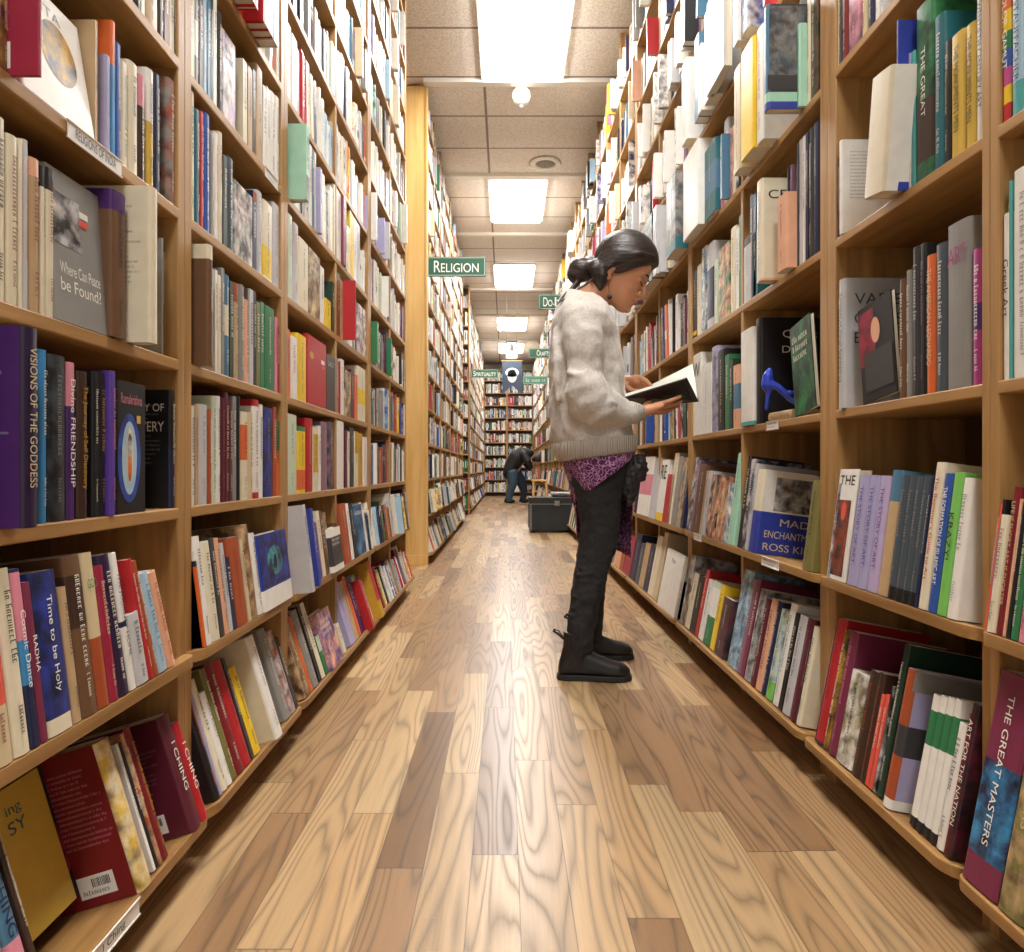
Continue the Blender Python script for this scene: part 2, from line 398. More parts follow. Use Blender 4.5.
def cover_mesh(th, D, H, col, side, bands, art, hard):
    b = .0028 if hard else .0012
    out = spine_profile(th, D, hard)
    inn = []
    for (x, y) in reversed(out):
        inn.append((max(-th/2+b, min(th/2-b, x*(1-2*b/th))), max(y+b, b) if y < D*.9 else y))
    zs = sorted(set([0, 1]+[v for bb in bands for v in bb[1:3]]))
    mb = MB(); no = len(out)
    ring = out+inn; K = len(ring)
    for z in zs: mb.v += [(x, y, z*H) for x, y in ring]
    for i in range(len(zs)-1):
        zm = (zs[i]+zs[i+1])/2; c = None
        for bb in bands:
            if bb[1] <= zm <= bb[2]: c = bb[0]; ba = bb[3]
        for j in range(K):
            j2 = (j+1) % K
            if j < no-1:
                isside = j in (0, no-2)
                cc = c if c is not None else (side if isside else col)
                aa = ba if c is not None else (None if isside and side != col else art)
            elif j >= no and j < K-1: cc = (.75, .72, .65); aa = None
            else: cc = side; aa = None
            mb.f.append((i*K+j, (i+1)*K+j, (i+1)*K+j2, i*K+j2)); mb.c.append(cc); mb.a.append(aa); mb.m.append(0)
    T = (len(zs)-1)*K
    for j in range(no-1):      # rims
        a, b2 = j, j+1; c2, d = K-1-b2, K-1-a
        mb.f.append((T+a, T+d, T+c2, T+b2)); mb.c.append(side); mb.a.append(None); mb.m.append(0)
        mb.f.append((a, b2, c2, d)); mb.c.append(side); mb.a.append(None); mb.m.append(0)
    return mb
def root_mx(side, X, y, z, tilt=0, lean=0, th=0, xb=None):
    if side == 'B': base = Matrix.Translation((xb, X, z)); l = lean
    else:
        base = Matrix.Translation((X, y, z+abs(math.sin(math.radians(lean)))*th/2)) @ Matrix.Rotation(PI/2 if side == 'L' else -PI/2, 4, 'Z')
        l = lean if side == 'L' else -lean
    return base @ Matrix.Rotation(math.radians(l), 4, 'Y') @ Matrix.Rotation(math.radians(-tilt), 4, 'X')
NB = 0; PK = [0]
SPX = axes((0, -.0024, 0), (0, 0, -1), (1, 0, 0))
def book(mx, th, D, H, col='white', side=None, bands=(), art=None, hard=True, title=None, tc=None, marks=None, face=False,
         label='', group=None, rng=None, sticker=False, horiz=False, stext=None, vis=1, spine2=None, swh=None, tpos=.55, tmax=.0135, ty=.84, pics=()):
    """vis: +1 / -1 is the board turned to the camera side; face: stands cover-out"""
    global NB; NB += 1
    e = empty('book', mx, label, 'book', group)
    c = pc(col); sd = pc(side) if side else c
    bb = [(pc(q[0]), q[1], q[2], (pc(q[3]) if len(q) > 3 and q[3] else None)) for q in bands]
    mb = cover_mesh(th, D, H, c, sd, bb, pc(art) if art else None, hard)
    loc = Matrix.Identity(4)
    if face: loc = Matrix.Translation((-D/2, th/2, 0)) @ Matrix.Rotation(-PI/2, 4, 'Z')
    link('cover', mb.mesh('cover', [M['book']], True), e, loc)
    o = .003 if hard else .0004; bt = .0028 if hard else .0012
    mb = MB(); mb.box(-th/2+bt, bt+.0005, o, th/2-bt, D-o-.001, H-o)
    link('page_block', mb.mesh('page_block', [M['page']]), e, loc)
    tcol = tc or ('F2EEE2' if lum(col) < .3 else '221C1C')
    tcol = PAL.get(tcol, tcol)
    if title:
        if face:
            lines = title.split('/'); n = len(lines)
            for k, s in enumerate(lines):
                text('title', s, e, loc @ axes((th/2+.0006, D/2, H*(ty-.11*k)), (0, 1, 0), (0, 0, 1)), D*.74, min(.03, H*.085), tcol)
        elif horiz:
            text('title', title, e, axes((0, -.0026, H*.8), (1, 0, 0), (0, 0, 1)), th*.8, th*.5, tcol)
        else:
            text('title', title, e, Matrix.Translation((0, 0, H*tpos)) @ SPX, H*.7, min(th*.55, tmax), tcol)
    if stext:   # lettering on the board that faces the camera
        lines = stext.split('/')
        s_ = -1 if vis < 0 else 1; X = (0, -1, 0) if vis < 0 else (0, 1, 0)
        for k, s in enumerate(lines):
            text('cover_title', s, e, loc @ axes((s_*(th/2+.0007), D*.5, H*(.84-.15*k)), X, (0, 0, 1)), D*.8, H*.085, tcol)
    if marks:
        r = rng or random.Random(NB); mb = MB(); mc = pc(marks)
        if face:
            for q in range(r.choice((2, 3))):
                strokes(mb, loc @ Vector((th/2+.0006, D*.12, H*(.8-.1*q))), loc.to_3x3() @ Vector((0, 1, 0)), (0, 0, 1), D*.7, min(.02, H*.07), r)
        else:
            h = min(th*.42, .0105)
            strokes(mb, (-h*.4, -.0022, H*.88), (0, 0, -1), (1, 0, 0), H*r.uniform(.35, .6), h, r)
            if th > .012:
                m2 = MB(); strokes(m2, (-h*.3, -.0022, H*.26), (0, 0, -1), (1, 0, 0), H*.16, h*.7, r); link('publisher_mark', m2.mesh('publisher_mark', [ink(PAL.get(marks, marks))]), e)
        link('lettering', mb.mesh('lettering', [ink(PAL.get(marks, marks))]), e)
    for pi_, (shp, cc_, cx, cz, rx, rz) in enumerate(pics):      # printed pictures on the visible board
        mb = MB(); s_ = -1 if vis < 0 else 1; x = s_*(th/2+.0005+.0002*len(mb.f)); base_, _, ar = cc_.partition('~')
        n_ = 28 if shp == 'o' else 4
        P = [((cx+rx*math.cos(2*PI*k/n_+(PI/4 if n_ == 4 else 0))*(1.414 if n_ == 4 else 1))*D, (cz+rz*math.sin(2*PI*k/n_+(PI/4 if n_ == 4 else 0))*(1.414 if n_ == 4 else 1))*H) for k in range(n_)]
        x += s_*.0003*pi_
        Q = [loc @ Vector((x, y, z)) for y, z in P]
        mb.poly(Q if s_ > 0 else Q[::-1], pc(base_), pc(ar) if ar else None)
        link('cover_picture', mb.mesh('cover_picture', [M['book']], True), e)
    if sticker:
        mb = MB(); s_ = -1 if vis < 0 else 1; x = s_*(th/2+.0006)
        ww, hh = min(D*.5, .06), .035
        y0 = D*.25; z0 = H*.06
        q = [(x, y0, z0), (x, y0+ww, z0), (x, y0+ww, z0+hh), (x, y0, z0+hh)]
        mb.poly([loc @ Vector(p) for p in (q if s_ > 0 else q[::-1])])
        st = link('price_sticker', mb.mesh('price_sticker', [M['label']]), e)
        mb = MB(); r = random.Random(NB); x += s_*.0004
        zz = z0+hh*.45
        yy = y0+ww*.12
        while yy < y0+ww*.6:
            d = r.uniform(.0006, .002); q = [(x, yy, zz), (x, yy+d, zz), (x, yy+d, zz+hh*.4), (x, yy, zz+hh*.4)]
            mb.poly([loc @ Vector(p) for p in (q if s_ > 0 else q[::-1])]); yy += d+r.uniform(.0006, .0016)
        if s_ > 0: strokes(mb, loc @ Vector((x, y0+ww*.1, z0+hh*.15)), loc.to_3x3() @ Vector((0, 1, 0)), (0, 0, 1), ww*.7, hh*.2, r)
        else: strokes(mb, loc @ Vector((x, y0+ww*.9, z0+hh*.15)), loc.to_3x3() @ Vector((0, -1, 0)), (0, 0, 1), ww*.7, hh*.2, r)
        link('barcode', mb.mesh('barcode', [ink('2A2626')]), st)
    if swh:   # block of back-cover copy on the camera-side board
        mb = MB(); r = random.Random(NB); s_ = -1 if vis < 0 else 1; x = s_*(th/2+.0006)
        dr = (0, -1, 0) if vis < 0 else (0, 1, 0); y0 = D*.9 if vis < 0 else D*.1
        z = H*.86
        while z > H*.36:
            if r.random() > .12: strokes(mb, loc @ Vector((x, y0, z)), loc.to_3x3() @ Vector(dr), (0, 0, 1), D*.8*r.uniform(.7, 1), .0042, r)
            z -= .0085
        link('blurb', mb.mesh('blurb', [ink(PAL.get(swh, swh))]), e)
    return e
ORD = 'first second third fourth fifth sixth seventh eighth ninth tenth eleventh twelfth thirteenth fourteenth fifteenth sixteenth seventeenth eighteenth nineteenth twentieth'.split()
ORD += ['%s-%s' % ('twenty', o) for o in ORD[:9]]+['thirtieth']
ROWN = ['bottom', 'second-lowest', 'third', 'fourth', 'fifth', 'sixth', 'seventh', 'eighth', 'ninth', 'tenth']
CASEN = {'A': 'nearest left case', 'B': 'second left case', 'C': 'third left case', 'R0': 'right-edge case', 'R1': 'nearest full right case', 'R2': 'right case beside the reader', 'R4': 'right case behind the reader'}
NOLAB = ('HENRY', 'ROSS', 'DAVID', 'Rama', 'JACK', 'LEONARDO', 'Kahlil', 'LACY', 'MASTERS_', '_')
SEEN = {}
def uniq(lab, alt):
    if lab in SEEN: lab = alt
    k = 2
    while lab in SEEN: lab = alt+' again'; k += 1
    SEEN[lab] = 1
    return lab
SM = MB(); QUEUE = []
def describe(col, hard, title, art, bands, th, face, extra):
    s = ''
    if th > .045: s += 'thick '
    elif th < .013: s += 'thin '
    s += colname(col)
    if extra: return s+' '+extra
    if bands: s += ' and '+colname(bands[0][0]) if colname(bands[0][0]) != colname(col) else ''
    s += ' book'
    if face: s += ' shown cover-out'
    if title and not any(q in title for q in NOLAB) and len(title.split()) < 6: s += ' titled '+title.replace('/', ' ').title().replace("'S", "'s")
    elif art: s += ' with printed picture'
    return s
def row(case, k, crop, data, X=None, grp=True):
    side = 'L' if case in 'ABC' else 'R'
    zs = LZ if side == 'L' else RZ; z = zs[k]
    t = (LT if side == 'L' else RT)[k] if k < 2 else 0
    if X is None:
        X = ({0: .578, 1: .612}.get(k, .645) if side == 'L' else {0: .745, 1: .785}.get(k, .815))
    if k == 0: X += .012
    ox, oy, sc = crop
    items = []
    for ent in data.strip().split(';'):
        ent = ent.split()
        if not ent: continue
        x0, x1, yt = (float(v) for v in ent[:3]); col = ent[3]; o = {}
        for q in ent[4:]:
            a, _, b = q.partition('='); o[a] = b if b else True
        items.append((x0, x1, yt, col, o))
    items.sort(key=lambda q: q[0]+q[1])
    pend = []
    for n, (x0, x1, yt, col, o) in enumerate(items):
        p = float(o.get('p', 0)); XX = X-p
        f = (lambda x: XX*FP/abs(ox+x/sc-VX))
        ya, yb = sorted((f(x0), f(x1))); ym = (ya+yb)/2; wd = yb-ya
        lo_, hi_ = SPAN[case]
        if ya < lo_: ya, yb = (lo_, yb) if yb-lo_ > .6*wd else (lo_, lo_+wd)
        if yb > hi_: ya, yb = (ya, hi_) if hi_-ya > .6*wd else (hi_-wd, hi_)
        ym = (ya+yb)/2
        for (s0, s1) in STILES[side]:
            if yb > s0 and ya < s1:
                if ym < (s0+s1)/2: ya, yb = (ya, s0-.001) if s0-ya > .6*wd else (s0-.001-wd, s0-.001)
                else: ya, yb = (s1+.001, yb) if yb-s1 > .6*wd else (s1+.001, s1+.001+wd)
        if 'f' not in o:
            for (a_, b_) in pend:      # keep neighbours from sharing space
                if ya < b_ and yb > a_:
                    if (ya+yb)/2 > (a_+b_)/2: ya = min(b_, yb-.007)
                    else: yb = max(a_, ya+.007)
            pend.append((ya, yb))
        ym = (ya+yb)/2; wd = yb-ya
        py = oy+yt/sc
        zz = z
        H = (HC+(VY-py)*ym/FP-zz)/math.cos(math.radians(t))
        H = max(.1, min(.345 if side == 'R' else .265, H))
        rng = random.Random(hash((case, k, n, 5)) if False else (ord(case[-1])*97+k*31+n))
        face = 'f' in o
        title = o.get('t'); title = title.replace('_', ' ') if title else None
        bands = []
        if 'b' in o:
            for q in o['b'].split('+'):
                cc, _, r = q.partition('@'); lo, _, hi = r.partition('-'); ca = None
                if '~' in cc: cc, _, ca = cc.partition('~')
                bands.append((cc, float(lo), float(hi), ca))
        th = float(o['th']) if 'th' in o else (.02 if face else max(.006, wd-.001))
        D = wd if face else float(o.get('d', rng.uniform(.135, .165) if side == 'L' else rng.uniform(.17, .21)))
        hard = 'pb' not in o
        lean = float(o.get('l', 0))
        tt = t+float(o.get('tb', 0))
        place = '%s shelf, %s' % (ROWN[k], CASEN[case])
        extra = o.get('w', '').replace('_', ' ')
        d = describe(col, hard, title, o.get('a'), bands, th, face, extra)
        short = describe(col, hard, None, None, bands, .02, face, '')
        lab = (case, k, VX+(-1 if side == 'L' else 1)*XX*FP/ym, d, short, place, bool(title) and 'titled' in d)
        sgn = -1 if side == 'L' else 1
        mx = root_mx(side, sgn*XX, ym, zz+(.0018 if k < 2 else .0005), tt, lean, D if face else th)
        mk = None
        if not title and 'nm' not in o: mk = o.get('m', 'F0EAD8' if lum(col) < .3 else ('3A3434' if rng.random() < .7 else '8A2A2A'))
        area = (x1-x0)/sc*H/ym; 
        QUEUE.append((area, len(QUEUE), 'w' in o or 'f' in o, mx, th, D, H, col, bands, o.get('a'), mk, face, dict(side=o.get('sc'), bands=bands, art=o.get('a'), hard=hard, title=title, tc=o.get('tc'), marks=mk, face=face, label=lab,
             group='books on the %s shelf of the %s' % (ROWN[k], CASEN[case]), rng=rng, sticker='s' in o, horiz='h' in o,
             stext=o['st'].replace('_', ' ') if 'st' in o else None, vis=(1 if face else (-1 if side == 'L' else 1)), swh=o.get('bl'), tpos=float(o.get('tp', .55)), tmax=float(o.get('tm', .0135)), ty=float(o.get('ty', .84)), pics=[(q.split(':')[0], q.split(':')[1])+tuple(float(v) for v in q.split(':')[2:]) for q in o['pic'].split('+')] if 'pic' in o else ())))
        DONE.setdefault((side, k), []).append((ya, yb))
DONE = {}
SPAN = {'A': (.4, 1.346), 'B': (1.406, 1.964), 'C': (2.026, 3.199), 'R0': (.3, 1.134), 'R1': (1.176, 1.694), 'R2': (1.781, 3.95), 'R4': (2.4, 9)}
STILES = {'L': [(.755, .785), (1.347, 1.405), (1.965, 2.025), (2.604, 2.626), (3.2, 3.27)], 'R': [(1.135, 1.175), (1.695, 1.78), (2.369, 2.391), (3.01, 3.07)]}
# ---- nearest left case
row('A', 5, (0,0,4.53), "560 608 -300 white; 610 640 -250 black; 640 656 -240 white; 656 718 -170 tan; 720 745 -120 darkbrown; 745 768 -100 brown; 768 790 -80 cream; 790 830 -60 black m=white")
row('A', 4, (0,0,4.53), """-90 -20 -260 maroon a=tan; -18 2 -150 darkbrown; 2 40 -120 maroon a=gold; 165 192 -130 crimson p=.04 s w=book_with_price_sticker_on_its_board; 100 430 -40 white f tb=9 w=book_shown_cover-out_with_round_picture th=.018 p=.004 nm t=GITA tc=gray ty=.86 pic=o:slate~gold:.6:.55:.26:.25;
 432 440 95 tan; 480 502 255 lavender b=lavender@0-.98; 505 525 100 orange b=skyblue@0-.68 sc=orange; 526 550 200 blue; 551 580 285 cream m=black; 584 628 290 cream; 629 659 345 darkbrown b=pink@.7-1; 668 700 320 white b=mustard@0-.55; 704 726 340 navy; 795 825 365 gray a=rust s d=.12 w=book_with_red_speckles_and_price_label""")
row('A', 3, (0,110,3.81), """-95 -32 10 brown; -28 25 28 cream m=black; 27 72 100 cream; 73 88 112 cream m=red; 89 109 116 silver m=red; 113 155 188 tan b=peach@.88-1; 157 172 215 cream b=black@.86-1; 175 210 225 cream b=black@.85-1;
 212 418 270 gray f th=.012 p=.004 nm tb=4 t=Where_Can_Peace/be_Found? tc=white ty=.36 pic=s:black~silver:.3:.68:.26:.17+s:white:.62:.78:.08:.022+s:coral:.6:.72:.08:.022; 428 484 318 brown b=purple@.86-1 sc=brown m=navy p=.012; 575 605 292 cream p=.045 d=.15 bl=gray s nm; 608 632 490 gray th=.006""")
row('A', 2, (0,320,4.327), """-120 -20 60 darkpurple; 105 172 35 darkpurple sc=purple p=.035 t=VISIONS_OF_THE_GODDESS d=.16 bl=lavender s tc=beige; 174 206 130 skyblue; 215 290 155 black m=gray a=slate; 292 328 185 purple b=pink@.72-1 t=Divine_FRIENDSHIP; 340 385 225 darkbrown t=The_Journey_of_Self_Discovery tc=gold;
 403 427 225 black; 428 458 230 black m=gold; 460 503 222 violet m=pink p=.008; 505 628 272 black f nm th=.012 t=Ramakrishna tc=pink ty=.87 w=book_shown_cover-out_with_blue_glowing_figure pic=o:royalblue~blue:.42:.42:.4:.34+o:lightblue:.42:.42:.26:.28+o:cream:.42:.44:.12:.21+o:orange~tan:.42:.36:.07:.12+o:slate~white:.42:.52:.08:.09+s:mustard:.72:.72:.07:.03; 778 797 305 navy sc=black p=.0 d=.13 st=JOURNEY_OF/DISCOVERY bl=gray b=black@.5-1""")
row('A', 1, (0,530,4.14), """-120 -62 170 rust; -60 -20 190 cream; -18 66 170 beige b=coral@.3-.75; 68 135 165 cream; 137 174 165 navy b=skyblue@.35-.6+pink@.6-.98 t=Cosmic_Dance; 176 206 220 burgundy t=RADHA; 208 310 175 navy b=cream@0-.1 t=Time_to_be_Holy a=royalblue; 312 344 240 tan sc=rust;
 346 412 112 brown b=darkbrown@.55-.88; 414 461 98 beige t=GOD h b=rust@0-.45 tc=green; 463 497 150 crimson m=beige; 499 541 103 darkpurple l=-3; 543 569 95 white b=navy@.46-.5 t=THE_JOURNEY_HOME tc=navy l=-3; 572 622 345 silver m=black l=-4; 624 640 115 red l=-7; 642 660 120 rust l=-8; 662 697 170 lightblue l=-9 m=steelblue; 699 731 165 peach l=-10 m=rust""")
row('A', 0, (0,700,3.778), """-60 98 300 gray; 100 160 430 pink b=steelblue@.35-.75 nm t=I_CHING tc=navy; 166 186 400 darkbrown; 60 290 335 mustard f p=-.085 th=.03 nm t=ing/SY tc=teal w=book_shown_cover-out_with_painted_letters; 150 335 255 black f p=-.09 th=.02 nm t=ng tc=beige ty=.86 pic=o:crimson~black:.6:.35:.3:.2;
 534 580 152 mustard sc=darkred p=.01 s bl=pink d=.135 a=cream nm w=and_dark_red_book_with_price_label; 581 590 170 white pb; 591 603 165 black t=I_CHING; 604 617 130 rust a=beige; 620 640 105 darkred m=gold; 730 765 60 maroon p=.01 t=I_CHING d=.17 bl=mauve s; 767 797 85 red t=I_CHING p=.01""")
# ---- second left case
row('B', 6, (180,0,7.93), "455 500 -250 red; 560 600 -300 red p=.05; 602 635 -300 red p=.05; 637 670 -300 red p=.05; 672 705 -300 red p=.05; 706 740 -300 crimson p=.05; 745 780 -200 white p=.05; 785 805 -100 white; 808 830 -60 cream")
row('B', 5, (180,0,7.93), """62 92 -120 cream; 94 116 -100 palegreen; 118 152 -40 gray b=white@.3-.7; 155 184 -60 darkbrown; 186 218 -60 lightblue; 219 244 -40 steelblue; 246 264 -40 darkgreen; 266 292 -20 white; 297 338 105 black;
 340 438 300 white f a=lilac th=.014; 500 532 485 cream; 540 575 540 tan; 578 600 560 darkbrown; 602 658 540 tan; 660 686 690 white; 688 718 705 white; 720 755 740 white; 757 795 775 white""")
row('B', 4, (180,80,4.327), """35 65 45 cream; 67 86 130 teal; 88 104 140 red; 105 131 150 blue; 133 149 245 gray; 150 166 230 white m=red; 167 186 230 cream; 188 205 330 darkgreen; 207 232 340 slate;
 235 313 470 white f a=black th=.014; 316 331 485 navy b=rust@.88-1; 333 356 485 silver; 360 400 535 cream b=yellow@.03-.42; 402 436 540 silver""")
row('B', 3, (180,230,5.6), """162 188 88 brown d=.16 p=.03 s b=cream@.88-1 nm t=Kahlil tc=beige; 196 211 225 white; 213 230 255 cream m=red; 232 249 215 gray; 250 278 255 steelblue b=cream@.4-.7; 279 300 290 darkgreen; 302 329 300 tan b=rust@.8-1;
 335 362 310 gray; 364 388 330 peach b=darkbrown@.88-1; 390 411 335 silver m=black; 412 426 345 black; 428 449 405 olive; 451 470 405 green; 472 530 435 green; 532 546 490 pink; 548 570 540 crimson""")
row('B', 2, (180,380,7.32), """72 112 190 white; 114 134 180 tan m=red; 136 204 182 silver m=gray; 206 235 215 rust; 237 264 118 palegreen; 266 300 120 white m=black; 302 330 130 maroon m=rust; 332 357 95 maroon; 359 385 140 maroon; 387 412 120 gray; 414 445 120 black m=gray;
 452 500 235 cream b=orange@.45-.85; 502 535 240 beige m=olive; 537 580 145 white b=red@.93-1+red@0-.06; 582 605 180 white; 608 680 205 royalblue m=gold a=navy; 682 705 200 rust; 710 745 300 orange b=green@.6-1""")
row('B', 1, (180,500,5.95), """80 126 220 white; 132 190 310 orange b=white@.9-1+navy@.84-.9; 192 245 250 cream m=black; 247 268 230 darkgray; 272 298 230 peach m=brown; 300 318 260 silver; 320 343 345 navy; 345 410 225 rust m=rust; 412 428 240 beige; 432 468 150 tan a=brown; 472 500 200 white;
 512 676 195 royalblue f b=white@0-.27 nm p=.006 th=.035 pic=s:royalblue~navy:.5:.645:.49:.35+o:turquoise~navy:.5:.62:.26:.2+o:navy:.5:.6:.06:.1 w=book_shown_cover-out_with_starry_picture""")
row('B', 0, (185,600,4.76), """128 150 440 black m=orange; 152 180 415 lavender; 184 206 380 cream; 208 230 440 white m=gray; 232 252 330 olive; 254 284 300 darkred s; 286 318 290 red m=darkred; 320 331 280 darkgray m=white; 333 362 320 yellow;
 440 468 140 white sc=cream p=.02 d=.18 m=gray; 478 505 140 gray; 507 530 150 silver a=rust; 532 553 180 darkgray""")
# ---- third left case
row('C', 5, (280,0,4.757), "125 139 600 mint p=.05 d=.14 s b=black@0-.33 bl=green nm; 142 152 640 white; 153 163 650 steelblue; 165 172 690 white; 238 250 890 cream; 256 266 560 cream; 268 290 555 white; 291 316 550 burgundy p=.01 m=pink; 332 350 690 yellow; 352 365 700 white; 367 380 720 silver")
row('C', 4, (280,190,5.95), """45 76 150 palegreen m=gray; 80 110 205 silver m=red; 112 170 305 cream; 174 238 375 brown f a=beige th=.014; 240 262 460 white; 272 303 655 yellow; 340 358 500 brown; 360 374 540 tan; 376 398 560 lightgreen; 438 460 540 red p=.05 d=.14 nm b=cream@.03-.1 sc=coral; 466 512 700 white f a=mauve th=.012""")
row('C', 3, (280,320,5.286), """38 52 50 orange; 60 90 90 white m=red; 92 140 82 yellow m=black; 144 244 105 red f th=.02 nm pic=o:gold:.22:.72:.1:.055+s:white:.8:.7:.09:.03+s:coral:.82:.62:.08:.02 w=book_shown_cover-out_with_gold_disc; 246 306 190 darkgray f th=.014 t=LACY tc=silver; 322 337 210 white; 342 374 270 brown a=beige; 376 392 265 maroon; 395 410 290 orange; 412 452 255 cream b=yellow@.3-.6""")
row('C', 2, (280,320,5.286), """35 90 500 palegreen; 96 136 565 yellow b=green@.93-1+orange@.05-.35; 141 173 520 red m=cream; 175 202 570 cream b=mustard@.3-.9; 204 216 560 white; 220 250 540 mauve m=beige; 255 287 540 darkgray a=mauve; 290 338 535 white nm; 346 356 580 maroon; 358 368 590 cream; 370 390 570 darkgray; 396 412 590 cream b=gold@.6-1; 413 436 600 gold; 440 462 620 white m=red""")
row('C', 1, (280,480,7.314), """206 226 185 silver p=.045 d=.15 bl=gray s nm; 290 304 212 royalblue sc=royalblue p=.035 d=.15 s; 318 340 230 cream; 342 358 230 brown; 360 384 240 tan a=brown; 400 472 350 darkgray f b=white@0-.14+white@.8-1 th=.03 p=.015; 482 528 175 rust; 530 546 175 white; 552 572 170 black; 574 634 185 navy f a=skyblue th=.012 t=ARABIA""")
row('C', 0, (280,540,5.95), """112 150 500 brown a=tan; 152 166 490 peach; 168 200 460 orange; 204 232 420 gray; 236 250 400 black; 252 270 380 cream; 275 300 570 green b=palegreen@.6-1; 310 378 420 violet f a=peach th=.035 p=.01; 384 398 500 cream; 410 440 260 lavender; 444 472 250 tan; 474 486 220 orange; 488 500 220 purple; 618 634 130 gold sc=red p=.03 d=.15 s b=red@.3-1""")
# ---- right-edge case
row('R0', 3, (820,60,4.76), "845 905 -560 rainbow b=violet@.75-.85+orange@.62-.75+yellow@.5-.62+green@.4-.5+blue@.3-.4+yellow@.1-.2+red@0-.1 t=A_COLOR_GAMUT nm; 907 966 -520 lightblue t=JACK_STAUFFACHER tc=navy b=turquoise@0-.2; 968 1060 -520 white")
row('R0', 2, (960,150,3.53), "132 166 225 white t=Greek_Art; 168 182 110 turquoise; 184 262 60 white m=gray; 265 330 40 cream")
row('R0', 1, (950,450,3.81), "72 112 250 cream m=gray; 114 134 205 coral; 136 160 192 black t=A_LOVE_LETTER_TO_THE_CITY tc=skyblue; 162 196 145 darkred t=LIFE_IS_SHORT_ART_IS_SHORTER tc=beige; 198 208 190 peach; 210 224 200 black; 226 252 230 green m=cream; 254 290 200 pink; 292 340 190 gray")
row('R0', 0, (900,640,3.05), "185 290 110 burgundy b=navy~skyblue@.14-.58 t=THE_GREAT_MASTERS p=.01; 292 372 180 olive a=tan t=MASTERS tc=beige p=.01; 376 470 150 black a=brown")
# ---- nearest right case
row('R1', 4, (820,0,5.02), "58 78 -200 darkgray; 80 108 -200 cream; 110 136 -200 darkred; 140 205 -240 mauve a=pink; 208 236 -260 beige; 238 270 -260 navy; 274 300 -280 white; 302 330 -290 silver")
row('R1', 3, (820,60,4.76), """38 60 462 black m=white d=.1; 62 78 465 maroon d=.1; 84 104 385 white d=.2 bl=gray p=.01; 205 300 110 cream sc=white l=-8 p=.05 w=thick_old_hardback_sticking_out_over_the_shelf_edge d=.13 nm; 342 373 -330 royalblue p=.02 nm; 375 430 -30 white b=lavender@.8-1 t=Old_Masters tc=gray; 432 452 -40 turquoise; 454 538 -270 green a=darkgreen t=THE_GREAT p=.0 b=darkbrown@.1-.45;
 540 590 -210 teal m=white; 592 617 -90 black m=beige; 620 686 -125 mustard t=THE_MONUMENTS_MEN tc=black; 690 739 -170 mustard t=THE_MONUMENTS_MEN tc=black; 741 800 -380 white t=TWENTIETH_CENTURY_ART""")
row('R1', 2, (820,200,4.328), """30 48 425 white t=NINETEENTH_CENTURY_ART; 50 106 345 silver d=.24 p=.01 t=Varieties_of_Visual_Experience tc=slate st=VARIETIES/OF_VISUAL/EXPERIENCE; 185 336 440 black f l=7 th=.012 nm pic=s:crimson~maroon:.26:.66:.24:.28+o:peach:.52:.7:.13:.13+s:darkgray:.55:.3:.4:.2 w=art_book_leaning_with_portrait_cover; 340 369 345 brown; 371 395 305 gray m=white; 397 430 205 darkgray m=silver; 432 455 190 black m=mauve; 457 496 240 orange t=THE_AMERICAN_LEONARDO tc=beige; 498 546 190 slate;
 548 650 95 gray t=ART h tc=magenta nm; 655 704 213 magenta b=purple@.4-.6 m=white""")
row('R1', 1, (810,440,4.533), """4 26 200 lightblue a=maroon; 28 158 135 white f th=.03 t=THE tc=black ty=.9 nm pic=s:darkgray~rust:.45:.38:.36:.34+o:coral:.5:.62:.12:.08; 162 206 163 lavender t=THE_STORY_OF_ART tc=violet; 207 250 163 lavender t=THE_STORY_OF_ART tc=violet; 252 298 165 lilac t=THE_STORY_OF_ART tc=violet; 300 343 140 tan b=steelblue@.75-1 nm; 345 377 165 slate m=gray b=black@0-.1; 378 408 165 slate m=gray b=black@0-.1; 409 439 165 slate m=gray b=black@0-.1; 440 470 165 slate m=gray b=black@0-.1; 471 482 172 navy;
 484 526 105 cream t=The_Beginner's_Guide_to_Art tc=red; 528 565 155 blue t=THE_FORMATION_OF_ISLAMIC_ART; 567 610 150 lightgreen t=KRAZY! tc=black; 612 655 175 white m=gray; 658 718 185 darkgray f a=tan th=.012 p=-.03""")
row('R1', 0, (790,600,3.662), """55 82 70 red b=navy@.0-.02 m=darkred; 84 112 100 navy m=white; 114 134 112 black a=gold; 136 162 118 burgundy m=pink d=.23; 164 220 268 white a=olive m=navy; 222 250 262 darkbrown m=rust; 252 272 270 darkbrown m=rust; 274 286 350 coral; 288 300 350 coral; 302 312 320 silver a=black; 314 332 165 darkgreen d=.25;
 334 364 255 rust sc=lavender p=.01 d=.2 b=darkgray@.38-.6+white@0-.07 st=_/_/_/FILM/and nm pic=s:gray:.5:.92:.5:.07+s:mustard:.45:.27:.2:.05+s:darkgray:.42:.16:.03:.08+s:darkgray~silver:.45:.74:.2:.1; 432 456 350 white b=green@.62-.88+black@0-.07 nm; 457 480 356 white b=green@.62-.88+black@0-.07 nm; 481 505 362 white b=green@.62-.88+black@0-.07 nm; 506 528 368 white b=green@.62-.88+black@0-.07 nm; 530 560 455 white m=black; 562 600 385 black t=ART_FOR_THE_NATION a=maroon; 602 640 420 darkred t=DAVID_TO_ROMANTICISM""")
